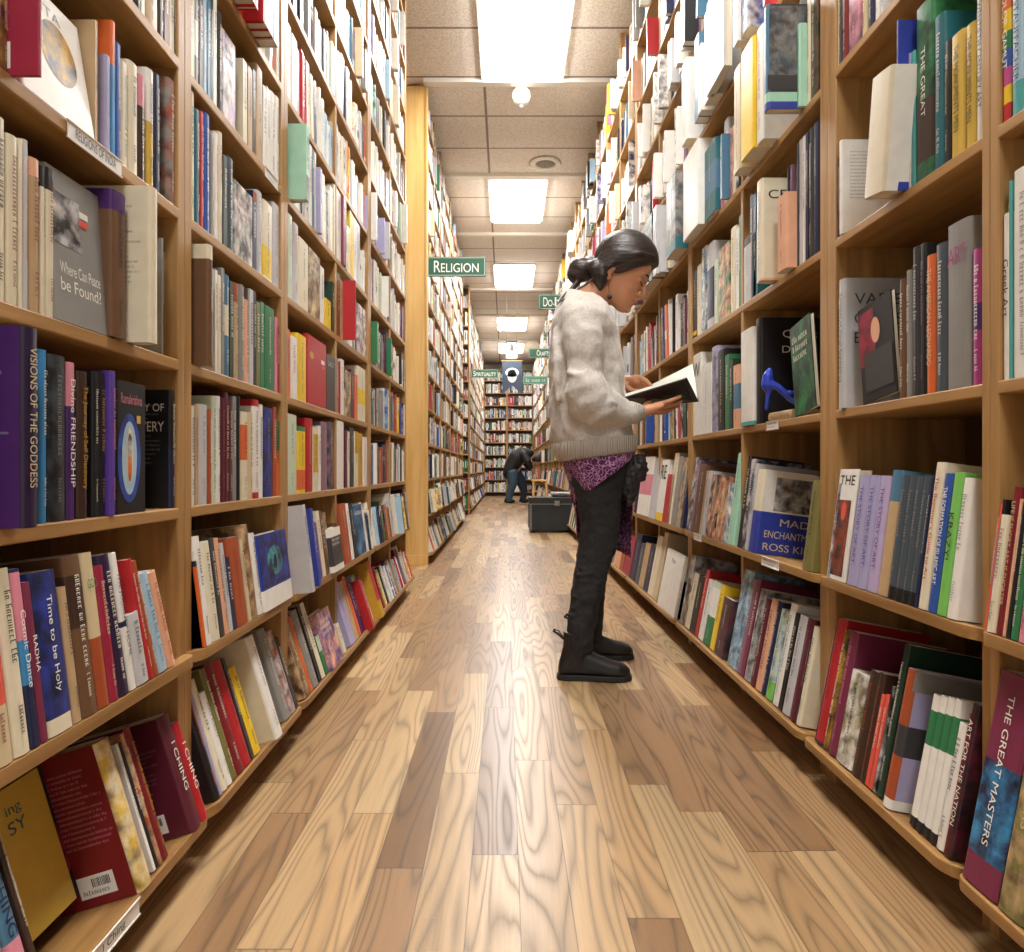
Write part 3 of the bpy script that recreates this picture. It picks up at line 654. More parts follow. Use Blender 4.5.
# ---- right case beside the reader
row('R2', 5, (590,0,6.35), "566 600 282 white p=.05 d=.2 m=gray; 664 690 230 steelblue sc=darkgreen p=.05 d=.2; 725 770 -60 white p=.05 m=gray; 782 900 -100 lightblue a=mauve p=.06 f th=.03 t=M tc=white ty=.3 pic=o:peach~mauve:.5:.6:.3:.35 w=large_picture_book_turned_cover-out")
row('R2', 5, (720,0,7.33), "96 128 -60 white p=.06; 134 205 -150 silver a=blue p=.05; 210 240 0 pink; 262 280 -60 brown; 284 300 -60 cream; 302 316 -60 darkgreen")
row('R2', 4, (720,0,7.33), """100 150 395 beige p=.05; 152 243 335 yellow p=.06 nm; 248 316 130 white p=.05; 320 350 55 steelblue sc=darkgray d=.2 p=.1 b=mint@.07-.16+royalblue@0-.07 nm pic=s:slate~gray:.5:.62:.48:.36+s:darkgray:.5:.25:.5:.07; 545 582 180 mint p=.02; 584 606 -60 gray; 612 658 -60 cream; 660 712 -60 brown a=darkgreen""")
row('R2', 4, (590,110,3.964), "302 364 200 gray a=slate b=teal@0-.15 p=.06 m=white; 368 428 160 white p=.045 nm; 434 498 140 teal b=steelblue@.3-.7 p=.02 m=cream; 500 512 180 white; 514 528 120 pink; 530 548 40 silver")
row('R4', 4, (590,110,3.964), "180 246 185 darkgreen p=.06 a=gray b=darkgreen@.85-1; 250 262 50 silver p=.06")
row('R2', 3, (720,90,4.533), """136 150 458 navy; 151 163 470 steelblue; 165 190 412 cream p=.05 d=.2 st=CELEBR b=peach@0-.02; 258 300 480 peach p=.03; 305 318 350 navy; 319 333 340 mauve; 335 354 235 slate; 356 372 185 silver; 374 386 185 white m=black; 388 400 150 navy; 402 420 140 darkgray; 422 446 135 navy m=gray""")
row('R2', 3, (670,230,4.325), """95 116 180 black m=yellow b=yellow@.04-.1; 118 134 152 cream; 136 158 40 steelblue a=white; 160 190 60 silver b=navy@.1-.7; 192 206 130 palegreen; 208 260 70 peach a=green m=white; 262 284 -10 cream; 286 298 -10 white; 300 314 -60 green; 316 355 30 silver b=black@.87-1; 357 378 10 teal""")
row('R2', 2, (670,230,4.325), """90 134 530 white t=W tc=black h; 136 178 580 white m=gray; 180 204 505 lavender a=gray; 206 236 520 black; 238 255 540 green; 256 270 560 darkgreen; 272 300 585 peach b=steelblue@.3-.7; 304 358 432 white p=.01 b=turquoise@0-.04 nm; 362 392 385 black d=.25 nm st=Quiet/Design; 540 632 395 darkgreen f a=green l=9 th=.014""")
row('R2', 1, (660,430,5.6), """36 58 85 cream nm; 60 84 150 gray; 86 110 155 tan a=gray; 112 128 150 navy; 130 150 155 navy a=silver; 152 178 170 mauve; 180 214 195 brown; 216 226 230 tan; 228 246 230 silver; 248 300 252 black a=peach; 302 344 290 rust a=beige; 346 370 300 steelblue a=white; 372 430 130 mint m=darkgray d=.22; 432 448 150 black; 450 472 165 navy a=silver; 474 488 190 silver;
 490 528 222 cream sc=white d=.23 b=royalblue@0-.5 pic=s:darkgray~silver:.56:.72:.38:.2+s:coral:.86:.56:.08:.03 st=_/_/_/MAD/ENCHANTMENT/ROSS_KING tc=beige nm; 790 846 285 olive m=black""")
row('R2', 0, (690,550,5.007), """-75 -50 150 tan; -48 -28 140 beige a=gray; -26 -6 120 cream; -4 20 130 black; 22 38 100 red d=.2; 40 60 150 white; 62 96 160 green b=white@.45-.9+palegreen@.9-1; 98 116 178 yellow m=black; 118 160 245 darkgray a=maroon; 164 208 105 lightblue a=steelblue; 210 224 140 white; 226 248 150 mauve; 250 266 150 burgundy; 268 296 200 silver a=darkgreen; 298 322 245 maroon; 324 350 248 peach t=HENRY_MOORE tc=maroon; 352 372 260 navy; 374 402 300 palegreen a=lightblue b=lightgreen@0-.2;
 410 438 270 white m=steelblue; 440 456 320 black; 458 492 330 silver; 494 524 345 maroon m=mauve; 526 548 385 cream; 550 585 400 black m=cream""")
row('R4', 1, (600,430,4.14), "150 196 112 white b=pink@.35-.7; 198 226 118 silver; 228 254 125 white t=RE tc=black h b=yellow@0-.13; 256 284 185 red m=darkred")
row('R4', 0, (600,430,4.14), """60 78 410 peach; 80 92 420 rust; 94 120 440 crimson; 122 140 430 navy; 142 156 470 slate; 158 176 470 tan; 178 194 480 navy; 196 216 440 cream; 218 232 420 beige; 236 306 505 white f th=.016 t=Nor tc=gray p=.012; 308 322 520 gray; 324 344 520 silver a=gray""")

# the 290 books that show largest are objects; the thinnest slivers join the crowd mesh
QUEUE.sort(key=lambda q: -q[0])
NIND = 296-5
ROWS = {}
for q in QUEUE: ROWS.setdefault(q[-1]['label'][:2], []).append(q[-1])
for key, L_ in ROWS.items():
    L_.sort(key=lambda kw: kw['label'][2]); n_ = {}
    for kw in L_: n_[kw['label'][3]] = n_.get(kw['label'][3], 0)+1
    for m_, kw in enumerate(L_):
        _, _, _, d, short, place, ti = kw['label']
        if (ti or ' shown cover-out with' in d) and n_[d] == 1 and len((d+' '+place).split()) <= 16: kw['label'] = '%s, %s' % (d, place); continue
        o_ = ORD[m_] if m_ < len(ORD) else 'a later one'
        lab = '%s, %s from left, %s' % (d, o_, place)
        if len(lab.split()) > 16: lab = '%s, %s from left, %s' % (short, o_, place)
        kw['label'] = lab
for i, (area, _, sp, mx, th, D, H, col, bands, art, mk, face, kw) in enumerate(QUEUE):
    if i < NIND: book(mx, th, D, H, col, **kw); continue
    cc = pc(col); aa = pc(art) if art else None; b = .002; t2 = th/2
    if face:
        mx = mx @ Matrix.Translation((-D/2, t2, 0)) @ Matrix.Rotation(-PI/2, 4, 'Z')
    SM.box(-t2, 0, 0, t2, b, H, cc, aa, mx=mx); SM.box(-t2, b, 0, -t2+b, D, H, cc, aa, mx=mx); SM.box(t2-b, b, 0, t2, D, H, cc, aa, mx=mx)
    SM.box(-t2+b, b, .003, t2-b, D-.003, H-.003, (.72, .66, .55), None, mx=mx)
    for q in bands:
        SM.poly([mx @ Vector(v) for v in ((-t2, -.0006, q[1]*H), (t2, -.0006, q[1]*H), (t2, -.0006, q[2]*H), (-t2, -.0006, q[2]*H))], pc(q[0]))
    r3 = mx.to_3x3(); h = min(th*.5, .013)
    strokes(SM, mx @ Vector((-h*.4, -.0012, H*.86)), r3 @ Vector((0, 0, -1)), r3 @ Vector((1, 0, 0)), H*.45, h, random.Random(i), pc(mk) if mk else ((.03, .03, .03) if lum(col) > .3 else (.85, .82, .72)))
print('hand-laid books', NB)
# ---------------------------------------------------------------- cases
bookcase('L', .755, 1.375, LZ, LT, LD, [.058, .03], [], 'wooden bookcase at the left edge holding the purple books, nearest on the left', w1=.028)
bookcase('L', 1.375, 1.995, LZ, LT, LD, [.058, .03], [], 'second wooden bookcase on the left, one narrow bay with five red volumes at the top')
bookcase('L', 1.995, 3.235, LZ, LT, LD, [.058, .03], [.62], 'double wooden bookcase on the left with the bright red cover-out book mid-height', w1=.035)
bookcase('L', 3.235, 4.42, LZ, LT, LD, [.058, .03], [.6], 'last wooden bookcase of the near left run, ending before the plain end panel', w0=.035)
bookcase('R', .45, 1.155, RZ, RT, RD, [.07, .03], [], 'wooden bookcase cut off by the right edge of the picture', w0=.02)
bookcase('R', 1.155, 1.74, RZ, RT, RD, [.07, .03], [], 'wooden bookcase on the right with the purple and grey art books', w0=.045, w1=.02)
bookcase('R', 1.74, 3.04, RZ, RT, RD, [.07, .03], [.66], 'wooden bookcase on the right with the blue shoe ornament, beside the reader', w1=.04)
RC = [1.155, 1.74, 3.04]
y = 3.04; n = 0
RL = ["directly behind the reader's open book", "behind the reader's head", "whose top shows above the reader's bun", 'last before the black trunk', 'beside the black trunk', 'just past the black trunk', 'second past the black trunk', 'third past the black trunk', 'fourth past the black trunk', 'just before the bending shopper', 'beside the bending shopper', 'just past the bending shopper', 'next to last before the back wall', 'in the far right corner']
while y < 19.6:
    y2 = min(y+1.26, 19.78)
    bookcase('R', y, y2, RZ, RT, RD, [.07, .03], [(y2-y)/2], 'tall wooden bookcase on the right, %s' % RL[min(n, 13)], w0=.03, w1=.03, group='right-hand bookcases')
    y = y2; n += 1
def lrun(y0, y1, n, labs):
    d = (y1-y0)/n
    for i in range(n):
        bookcase('L', y0+i*d, y0+(i+1)*d, LZ, LT, LD, [.05, .02], [d/2], labs[i], group='left-hand bookcases beyond the first gap')
lrun(5.62, 10.3, 4, ['tall left bookcase behind the plain wooden end panel', 'second left bookcase past the plain end panel', 'third left bookcase past the plain end panel', 'left bookcase just before the second gap'])
lrun(11.9, 19.7, 6, ['tall left bookcase %s' % s for s in ('beneath the far left green sign', 'second past the far left green sign', 'opposite the bending shopper', 'just past the bending shopper', 'next to last before the back wall', 'in the far left corner')])
# end panels that close the two left runs toward the camera
e = empty('wooden_partition', (-.64-LD/2, 5.6, 0), 'plain honey-coloured wooden end panel rising to the ceiling left of the Religion sign', 'panel')
mb = MB(); mb.box(-LD/2-.0, -.02, 0, LD/2, 0, CEIL-.02); bevel(link('board', mb.mesh('board', [M['panel']]), e), .003)
mb = MB(); mb.box(LD/2-.012, -.028, 0, LD/2+.006, .03, CEIL-.02); bevel(link('corner_trim', mb.mesh('corner_trim', [M['panel']]), e), .002)
mb = MB(); mb.box(-LD/2, -.027, 0, LD/2-.012, -.02, .08); bevel(link('base_board', mb.mesh('base_board', [M['panel']]), e), .002)
def endcase():
    e = empty('end_bookcase', (-.77, 11.85, 0), 'narrow end-of-aisle bookcase facing the camera below the far left green sign', 'bookcase')
    for x in (-.15, .13):
        mb = MB(); mb.box(x, -.2, 0, x+.02, 0, CEIL-.02); bevel(link('side_panel', mb.mesh('side_panel', [M['post']]), e))
    mb = MB(); mb.box(-.13, -.012, 0, .13, 0, CEIL-.02); link('back_panel', mb.mesh('back_panel', [M['backp']]), e)
    for k in range(12):
        mb = MB(); mb.box(-.13, -.2, .08+.31*k, .13, -.013, .1+.31*k); bevel(link('shelf', mb.mesh('shelf', [M['shelf_x']]), e))
endcase()
BZ = [.12+.355*k for k in range(10)]
for i, x in enumerate((-.64, .03)):
    bookcase('B', x, x+(.67 if i == 0 else .76), BZ, [], .28, [], [], top=3.64, label=['wooden bookcase across the far end of the aisle, left half', 'wooden bookcase across the far end of the aisle, right half behind the banner'][i])
# ---------------------------------------------------------------- crowd of remaining books
rs = random.Random(7)
PALS = {'top': [('white', 62), ('cream', 20), ('silver', 16), ('palegreen', 5), ('lavender', 4), ('beige', 5), ('peach', 3), ('lightblue', 5), ('steelblue', 5), ('gray', 6), ('navy', 5), ('black', 5), ('red', 3), ('crimson', 2), ('yellow', 2), ('orange', 2), ('mauve', 4), ('green', 2), ('burgundy', 2)],  # upper rows paler: overexposure near the lamps put into the cover colours
        'mid': [('white', 30), ('cream', 18), ('silver', 8), ('gray', 6), ('black', 9), ('navy', 8), ('blue', 5), ('red', 6), ('darkred', 4), ('rust', 4), ('green', 4), ('darkgreen', 4), ('tan', 6), ('brown', 5), ('maroon', 4), ('yellow', 3), ('orange', 3), ('mauve', 4), ('teal', 3), ('lightblue', 4), ('purple', 2)]}
def pick(p):
    L_ = PALS[p]; t = rs.uniform(0, sum(q[1] for q in L_))
    for c, w_ in L_:
        t -= w_
        if t < 0: return c
    return 'white'
def crowd(side, y0, y1, z, X, tilt, gap, pal, simple, big=False, xb=False, pro=0):
    y = y0+rs.uniform(0, .01); block = None; nb = 0
    D0 = .15 if side == 'L' else .19
    while y < y1-.008:
        if nb <= 0:
            nb = rs.randint(2, 7); hb = rs.uniform(.66, .9)*gap; lean = rs.choice((0, 0, 0, 0, -4, 5))*(1 if rs.random() < .6 else 0)
            cb = pick(pal) if rs.random() < .35 else None
        nb -= 1
        th = min(rs.choice((.012, .016, .02, .024, .03, .036, .044))*rs.uniform(.85, 1.15), y1-y)
        if simple: th = min(th*1.15, y1-y)
        H = min(gap*.93, hb*rs.uniform(.9, 1.08)); D = D0*rs.uniform(.85, 1.1)
        c = cb if cb and rs.random() < .8 else pick(pal)
        p = rs.uniform(-.012, .006)
        if pro and rs.random() < pro: p = rs.uniform(.015, .04) if side == 'L' else rs.uniform(.02, .06)
        sgn = -1 if side == 'L' else 1
        if side == 'B': mx = root_mx('B', X-p, 0, z, 0, 0, th, xb=y+th/2)
        else: mx = root_mx(side, sgn*(X-p), y+th/2, z+.0005, tilt, lean, th)
        cc = pc(c); art = pc(pick(pal)) if rs.random() < .13 else None
        t2 = th*.96/2
        if simple:
            SM.box(-t2, 0, 0, t2, D, H, cc, art, mx=mx, skip=(0, 1, 4)); n = len(SM.v)
            SM.poly([mx @ Vector(q) for q in ((-t2, 0, H-.002), (t2, 0, H-.002), (t2, D, H-.002), (-t2, D, H-.002))], (.7, .66, .55))
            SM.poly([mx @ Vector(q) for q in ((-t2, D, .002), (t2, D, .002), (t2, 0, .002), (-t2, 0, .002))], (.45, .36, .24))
        else:
            b = .002
            SM.box(-t2, 0, 0, t2, b, H, cc, art, mx=mx); SM.box(-t2, b, 0, -t2+b, D, H, cc, art, mx=mx); SM.box(t2-b, b, 0, t2, D, H, cc, art, mx=mx)
            SM.box(-t2+b, b, .003, t2-b, D-.003, H-.003, (.72, .66, .55), None, mx=mx)
        r = rs.random(); sc = pc(pick(pal))
        if r < .3:   # band
            a = rs.uniform(.55, .8)*H if rs.random() < .5 else rs.uniform(.08, .4)*H; hgt = rs.uniform(.04, .2)*H
            SM.poly([mx @ Vector(q) for q in ((-t2, -.0006, a), (t2, -.0006, a), (t2, -.0006, a+hgt), (-t2, -.0006, a+hgt))], sc)
        ic = (.03, .03, .035) if lum(c) > .3 else (.85, .82, .72)
        if not simple:
            h = min(th*.5, .013); r3 = mx.to_3x3()
            strokes(SM, mx @ Vector((-h*.4, -.0012, H*.86)), r3 @ Vector((0, 0, -1)), r3 @ Vector((1, 0, 0)), H*rs.uniform(.3, .6), h, rs, ic)
        elif rs.random() < .6:
            a = H*rs.uniform(.25, .45); h = th*.16
            SM.poly([mx @ Vector(q) for q in ((-h, -.0012, a), (h, -.0012, a), (h, -.0012, H*.85), (-h, -.0012, H*.85))], ic)
        y += th+(abs(math.sin(math.radians(lean)))*0)
        if rs.random() < .02: y += rs.uniform(.01, .05)
def gaps(side, k, y0, y1):
    iv = sorted(q for q in DONE.get((side, k), []) if q[1] > y0 and q[0] < y1); out = []; c = y0
    for a, b in iv:
        if a-c > .03: out.append((c, a-.003))
        c = max(c, b)
    if y1-c > .03: out.append((c+.003, y1))
    return out
def fill(side, y0, y1, ks, only=None):
    zs = LZ if side == 'L' else RZ
    for k in ks:
        z = zs[k]; gap = ((zs[k+1] if k+1 < len(zs) else CEIL-.02)-z-.024)
        t = (LT if side == 'L' else RT)[k] if k < 2 else 0
        X = {0: .578, 1: .612}.get(k, .647) if side == 'L' else {0: .745, 1: .785}.get(k, .817)
        if k == 0: X += .012
        pal = 'top' if z > 1.4 else 'mid'
        for a, b in gaps(side, k, y0, y1):
            g = min(gap, .31 if side == 'R' else .255)
            crowd(side, a, b, z, X, t, g, pal, a > 5.5, pro=(.18 if (side == 'R' and z > 1.7) else .03))
fill('L', 2.03, 2.602, range(1, 10)); fill('L', 2.63, 3.2, range(0, 10))
fill('L', 1.41, 1.97, [6, 7]); fill('L', .79, 1.345, [6])
fill('L', 3.275, 3.82, range(0, 12)); fill('L', 3.85, 4.39, range(0, 12))
d = (10.3-5.62)/4
for i in range(4):
    for h in (0, 1): fill('L', 5.62+i*d+.03+h*d/2, 5.62+i*d+d/2+h*d/2-.03, range(0, 13))
d = 1.3
for i in range(6):
    for h in (0, 1): fill('L', 11.9+i*d+.03+h*d/2, 11.9+i*d+d/2+h*d/2-.03, range(0, 13))
fill('R', 1.20, 1.70, [5]); fill('R', 1.77, 2.38, [5, 6]); fill('R', 2.41, 3.0, [4, 5, 6, 7]); fill('R', 2.41, 3.0, [2, 3])
y = 3.04
while y < 19.6:
    y2 = min(y+1.26, 19.78)
    for h in (0, 1): fill('R', y+.03+h*(y2-y)/2, y+(1+h)*(y2-y)/2-.03, range(0, 9))
    y = y2
for k in range(12): crowd('B', -.895, -.645, .1+.31*k, 11.66, 0, .27, 'mid', True)
for z in BZ:
    crowd('B', -.60, 0, z, 19.81, 0, .3, 'mid', True); crowd('B', .065, .74, z, 19.81, 0, .3, 'mid', True)
# flat piles lying on the top rows of the right-hand cases, fore-edges showing from below
for (yy, zz, n_) in ((2.75, 2.59, 6), (3.35, 2.59, 5), (3.6, 3.0, 6), (4.6, 3.0, 5), (2.2, 2.175, 3)):
    pass
sm = link('book_crowd', SM.mesh('book_crowd', [M['book']], True))
tag(sm, 'rows of smaller books filling the higher and farther shelves down the aisle', 'books', kind='stuff')
print('crowd faces', len(SM.f))
# ---------------------------------------------------------------- shelf labels
def shelf_label(side, X, ya, yb, z, s, dz=0, tilt=0, lab='', col='2A2A2E'):
    sgn = -1 if side == 'L' else 1
    base = Matrix.Translation((sgn*X, (ya+yb)/2, z)) @ Matrix.Rotation(PI/2 if side == 'L' else -PI/2, 4, 'Z')
    e = empty('shelf_label', base, lab, 'label')
    L_ = yb-ya
    mb = MB(); mb.box(-L_/2, -.0015, -.024, L_/2, 0, 0); link('card', mb.mesh('card', [M['label']]), e)
    mb = MB(); mb.box(-L_/2-.002, -.003, -.026, L_/2+.002, -.0002, -.024); mb.box(-L_/2-.002, -.003, 0, L_/2+.002, -.0002, .0015); link('holder', mb.mesh('holder', [M['white']]), e)
    if s: text('lettering', s, e, axes((0, -.0022, -.012), (1, 0, 0), (0, 0, 1)), L_*.75, .014, col)
    else:
        mb = MB(); strokes(mb, (-L_*.4, -.002, -.009), (1, 0, 0), (0, 0, 1), L_*.75, .006, random.Random(3)); strokes(mb, (-L_*.4, -.002, -.019), (1, 0, 0), (0, 0, 1), L_*.6, .005, random.Random(4))
        link('lettering', mb.mesh('lettering', [ink('2A2A2E')]), e)
shelf_label('L', .578, .945, 1.085, .101, 'I Ching', lab='white I Ching label on the front edge of the lowest left shelf')
shelf_label('L', .6395, 1.005, 1.145, 1.285, 'RELIGIONS OF INDIA', lab='white Religions label on the upper left shelf beneath the cover-out book')
shelf_label('L', .6395, 1.83, 1.93, 1.579, '', lab='white shelf label on the upper shelf of the second left case')
shelf_label('R', .8095, 2.05, 2.14, .921, '', lab='small white label on the shelf edge under the blue shoe ornament')
shelf_label('R', .7795, 1.97, 2.1, .511, '', lab='small white label on the shelf edge below the blue and cream book')
shelf_label('R', .7795, 2.75, 2.86, .511, '', lab='white shelf label near the reader, below the America book')
# ---------------------------------------------------------------- signs
def sign(name, x0, x1, z0, z1, y, caps, small, lab, col='1F5B43', right=False):
    M_ = plain('sign_'+name, col, .45)
    e = empty('aisle_sign', ((x0+x1)/2, y, z0), lab, 'sign', 'green aisle signs'); W = x1-x0; H = z1-z0
    mb = MB(); mb.box(-W/2, 0, 0, W/2, .012, H); bevel(link('board', mb.mesh('board', [M_]), e), .003)
    mb = MB(); b = .006; q = .008
    for r in ((-W/2+q, q, W/2-q, q+b*.5), (-W/2+q, H-q-b*.5, W/2-q, H-q), (-W/2+q, q, -W/2+q+b*.5, H-q), (W/2-q-b*.5, q, W/2-q, H-q)):
        mb.box(r[0], -.001, r[1], r[2], 0, r[3])
    link('border_line', mb.mesh('border_line', [ink('E8EDE2')]), e)
    for (s, u0, u1, h) in caps:
        text('lettering', s, e, axes((-W/2+W*(u0+u1)/2, -.0015, H*.5-(H*.58-h*H)/2), (1, 0, 0), (0, 0, 1)), W*(u1-u0), h*H, 'F4F3EA')
    if not caps:
        mb = MB(); strokes(mb, (-W*.38, -.0015, H*.3), (1, 0, 0), (0, 0, 1), W*.78, H*.42, random.Random(9)); link('lettering', mb.mesh('lettering', [ink('E8EDE2')]), e)
    sx = W/2-.01 if right else -W/2-.03
    mb = MB(); mb.box(sx, .002, H*.3, sx+.04, .01, H*.7); link('bracket', mb.mesh('bracket', [M['post']]), e)
sign('religion', -.64, -.165, 2.335, 2.495, 5.585, [('R', .12, .23, .58), ('ELIGION', .24, .88, .45)], 0, 'green hanging sign reading Religion beside the plain wooden end panel')
sign('doit', .325, .805, 2.37, 2.525, 6.9, [('D', .10, .19, .58), ('O-', .2, .33, .42), ('I', .34, .37, .58), ('T-', .38, .47, .42), ('Y', .48, .56, .58), ('OURSELF', .57, .9, .42)], 0, 'green hanging sign reading Do-It, partly hidden by the reader\'s back', right=True)
sign('craft', .37, .83, 2.58, 2.735, 11.2, [('C', .28, .37, .6), ('RAFTS', .38, .75, .45)], 0, 'dark green sign reading Crafts, below and beyond the Do-It sign', right=True)
sign('spirit', -.62, -.14, 2.40, 2.55, 12.3, [('S', .08, .16, .6), ('PIRITUALITY', .17, .92, .45)], 0, 'green sign reading Spirituality low on the left near the banner')
sign('far', .33, .81, 2.42, 2.58, 13.4, [], 0, 'pale green sign just below the Crafts sign, farthest on the right', col='5D9C80', right=True)
# banner and framed notice
mb = MB(); W = .25
out = [(-W, 0), (-W, -.86), (0, -.62), (W, -.86), (W, 0)]
mb.rings([[(x, 0, z) for x, z in out], [(x, .004, z) for x, z in out]], True, True)
e = empty('banner', (.155, 17.5, 3.52), 'dark blue swallow-tailed banner with a white bearded face emblem, at the far end', 'banner')
link('cloth', mb.mesh('cloth', [plain('banner_cloth', '3F4C5E', .8)]), e)
mb = MB()
def oval(cx, cz, rx, rz, y=-.002, n=24, a0=0, a1=2*PI):
    mb.poly([(cx+rx*math.cos(a0+(a1-a0)*k/n), y, cz+rz*math.sin(a0+(a1-a0)*k/n)) for k in range(n)])
oval(0, -.30, .17, .12); oval(0, -.38, .12, .17)
link('emblem', mb.mesh('emblem', [ink('EDEBE2')]), e)
mb = MB(); oval(-.055, -.32, .02, .012, -.004); oval(.055, -.32, .02, .012, -.004); oval(0, -.44, .04, .009, -.004); oval(-.035, -.40, .032, .009, -.004); oval(.035, -.40, .032, .009, -.004); oval(-.03, -.26, .04, .007, -.004); oval(.03, -.25, .04, .007, -.004)
link('emblem_features', mb.mesh('emblem_features', [ink('3F4C5E')]), e)
mb = MB(); mb.box(-.28, -.01, -.01, .28, .012, .012); link('rod', mb.mesh('rod', [M['post']]), e)
for x in (-.2, .2):
    mb = MB(); mb.box(x-.002, 0, .012, x+.002, .004, CEIL-3.53); link('cord', mb.mesh('cord', [ink('8A8A8A')]), e)
e = empty('framed_notice', (.10, 12.2, 2.84), 'small black framed notice with a white card below, hanging above the banner', 'notice')
mb = MB()
for q in ((-.10, 0, .10, .02), (-.10, .18, .10, .20), (-.10, .02, -.082, .18), (.082, .02, .10, .18)): mb.box(q[0], -.01, q[1], q[2], .01, q[3])
link('frame', mb.mesh('frame', [ink('2A2A2A')]), e)
mb = MB(); mb.box(-.085, -.004, .015, .085, .004, .185); link('picture', mb.mesh('picture', [M['white']]), e)
mb = MB(); mb.poly([(-.03, -.006, .03), (.04, -.006, .03), (.03, -.006, .11), (.0, -.006, .17), (-.02, -.006, .11)]); link('figure_print', mb.mesh('figure_print', [ink('6A6A6A')]), e)
mb = MB(); mb.box(-.10, -.003, -.11, .10, .003, -.01); link('card', mb.mesh('card', [M['label']]), e)
mb = MB(); strokes(mb, (-.08, -.004, -.09), (1, 0, 0), (0, 0, 1), .16, .03, random.Random(2)); link('lettering', mb.mesh('lettering', [ink('C08A4A')]), e)
for x in (-.09, .09):
    mb = MB(); mb.box(x-.002, 0, .2, x+.002, .003, CEIL-2.84); link('cord', mb.mesh('cord', [ink('8A8A8A')]), e)
# ---------------------------------------------------------------- trunk with stand
M['vinyl'] = plain('trunk_vinyl', '24272A', .6, bump=.3, bscale=80, var=.3)
M['metal'] = plain('worn_metal', '9A9A98', .35, .8)
e = empty('trunk', (.62, 8.6, 0), 'black travelling trunk with pale worn edges on the floor behind the reader', 'trunk')
mb = MB(); mb.box(-.33, -.22, .03, .33, .22, .345); bevel(link('body', mb.mesh('body', [M['vinyl']]), e), .006)
mb = MB(); mb.box(-.335, -.225, .35, .335, .225, .43); bevel(link('lid', mb.mesh('lid', [M['vinyl']]), e), .008)
for (x, z) in ((-.336, .03), (.306, .03)):
    mb = MB(); mb.box(x, -.226, z, x+.03, -.2, .345); mb.box(x, .2, z, x+.03, .226, .345); link('corner_strip', mb.mesh('corner_strip', [plain('strip_grey', '6B6A66', .5)]), e)
mb = MB()
for z in (.346, .425): mb.box(-.339, -.229, z, .339, -.222, z+.008); mb.box(-.339, -.222, z, -.333, .222, z+.008)
link('edge_strip', mb.mesh('edge_strip', [M['metal']]), e)
for x in (-.3, .3):
    for yy in (-.19, .19):
        mb = MB(); disc(mb, (x, yy), 0, 0, 0, n=12, prof=[(.02, 0), (.025, .01), (.025, .03)]); link('foot', mb.mesh('foot', [ink('1A1A1A')]), e)
mb = MB(); mb.box(-.03, -.232, .33, .03, -.225, .39); bevel(link('latch', mb.mesh('latch', [M['metal']]), e), .002)
e = empty('book_stand', (.42, 8.62, .433), 'small pale wooden stand on top of the black trunk', 'stand')
for x in (-.09, .07):
    mb = MB(); mb.box(x, -.08, 0, x+.022, -.058, .19); link('leg', mb.mesh('leg', [M['panel']]), e)
    mb = MB(); mb.box(x, .06, 0, x+.022, .082, .19); link('leg', mb.mesh('leg', [M['panel']]), e)
mb = MB(); mb.box(-.1, -.09, .19, .1, .09, .208); bevel(link('seat', mb.mesh('seat', [M['panel']]), e), .003)
mb = MB(); mb.box(-.07, -.078, .06, .07, -.062, .075); link('rail', mb.mesh('rail', [M['panel']]), e)
for i, (x, y, z, c, r_) in enumerate(((.66, 8.52, .433, 'black', 8), (.66, 8.52, .463, 'silver', -6), (.84, 8.55, .433, 'red', 12), (.84, 8.55, .458, 'cream', 2))):
    m_ = Matrix.Translation((x, y, z+.014)) @ Matrix.Rotation(math.radians(r_), 4, 'Z') @ Matrix.Rotation(PI/2, 4, 'Y') @ Matrix.Translation((0, -.07, -.1))
    book(m_, .027, .15, .21, c, marks='3A3434' if i % 2 else 'E8E4D8', label='%s book lying flat on the black trunk, %s' % (c if c != 'silver' else 'silver grey', 'on top of its pair' if i % 2 else 'at the bottom of its pair'), group='books lying on the trunk')
# ---------------------------------------------------------------- blue shoe ornament
M['blueglass'] = plain('cobalt_glaze', '2F45B8', .12, var=.15)
def tube(mb, pts, rad, n=14, up=(0, 0, 1), col=(.8, .8, .8), flat=None):
    """pts: world points, rad: radius or (ra, rb) per point"""
    R = []; P = [Vector(p) for p in pts]; N_ = None
    for i, p in enumerate(P):
        t = (P[min(i+1, len(P)-1)]-P[max(i-1, 0)]).normalized()
        if N_ is None:
            u = Vector(up)
            if abs(u.dot(t)) > .95: u = Vector((1, 0, 0))
            N_ = (u-t*u.dot(t)).normalized()
        else: N_ = (N_-t*N_.dot(t)).normalized()
        B = t.cross(N_)
        r = rad[i] if isinstance(rad, (list, tuple)) else rad
        ra, rb = r if isinstance(r, (list, tuple)) else (r, r)
        R.append([p+N_*ra*math.sin(2*PI*k/n)+B*rb*math.cos(2*PI*k/n) for k in range(n)])
    # rounded ends
    def endcap(c, ring, d):
        return [[c+(q-c)*.75+d*.6 for q in ring], [c+(q-c)*.35+d*.95 for q in ring]]
    r0 = (R[0][0]-P[0]).length; r1 = (R[-1][0]-P[-1]).length
    d0 = (P[0]-P[1]).normalized()*min(r0, (R[0][n//4]-P[0]).length); d1 = (P[-1]-P[-2]).normalized()*min(r1, (R[-1][n//4]-P[-1]).length)
    a = endcap(P[0], R[0], d0); b = endcap(P[-1], R[-1], d1)
    R = [a[1], a[0]]+R+b
    mb.rings(R, col=col)
def blob(mb, c, r, rot=None, n=16, m=10):
    R = []
    for i in range(1, m):
        th = PI*i/m
        ring = [Vector((r[0]*math.sin(th)*math.cos(2*PI*k/n), r[1]*math.sin(th)*math.sin(2*PI*k/n), -r[2]*math.cos(th))) for k in range(n)]
        if rot: ring = [rot @ q for q in ring]
        R.append([Vector(c)+q for q in ring])
    mb.rings(R)
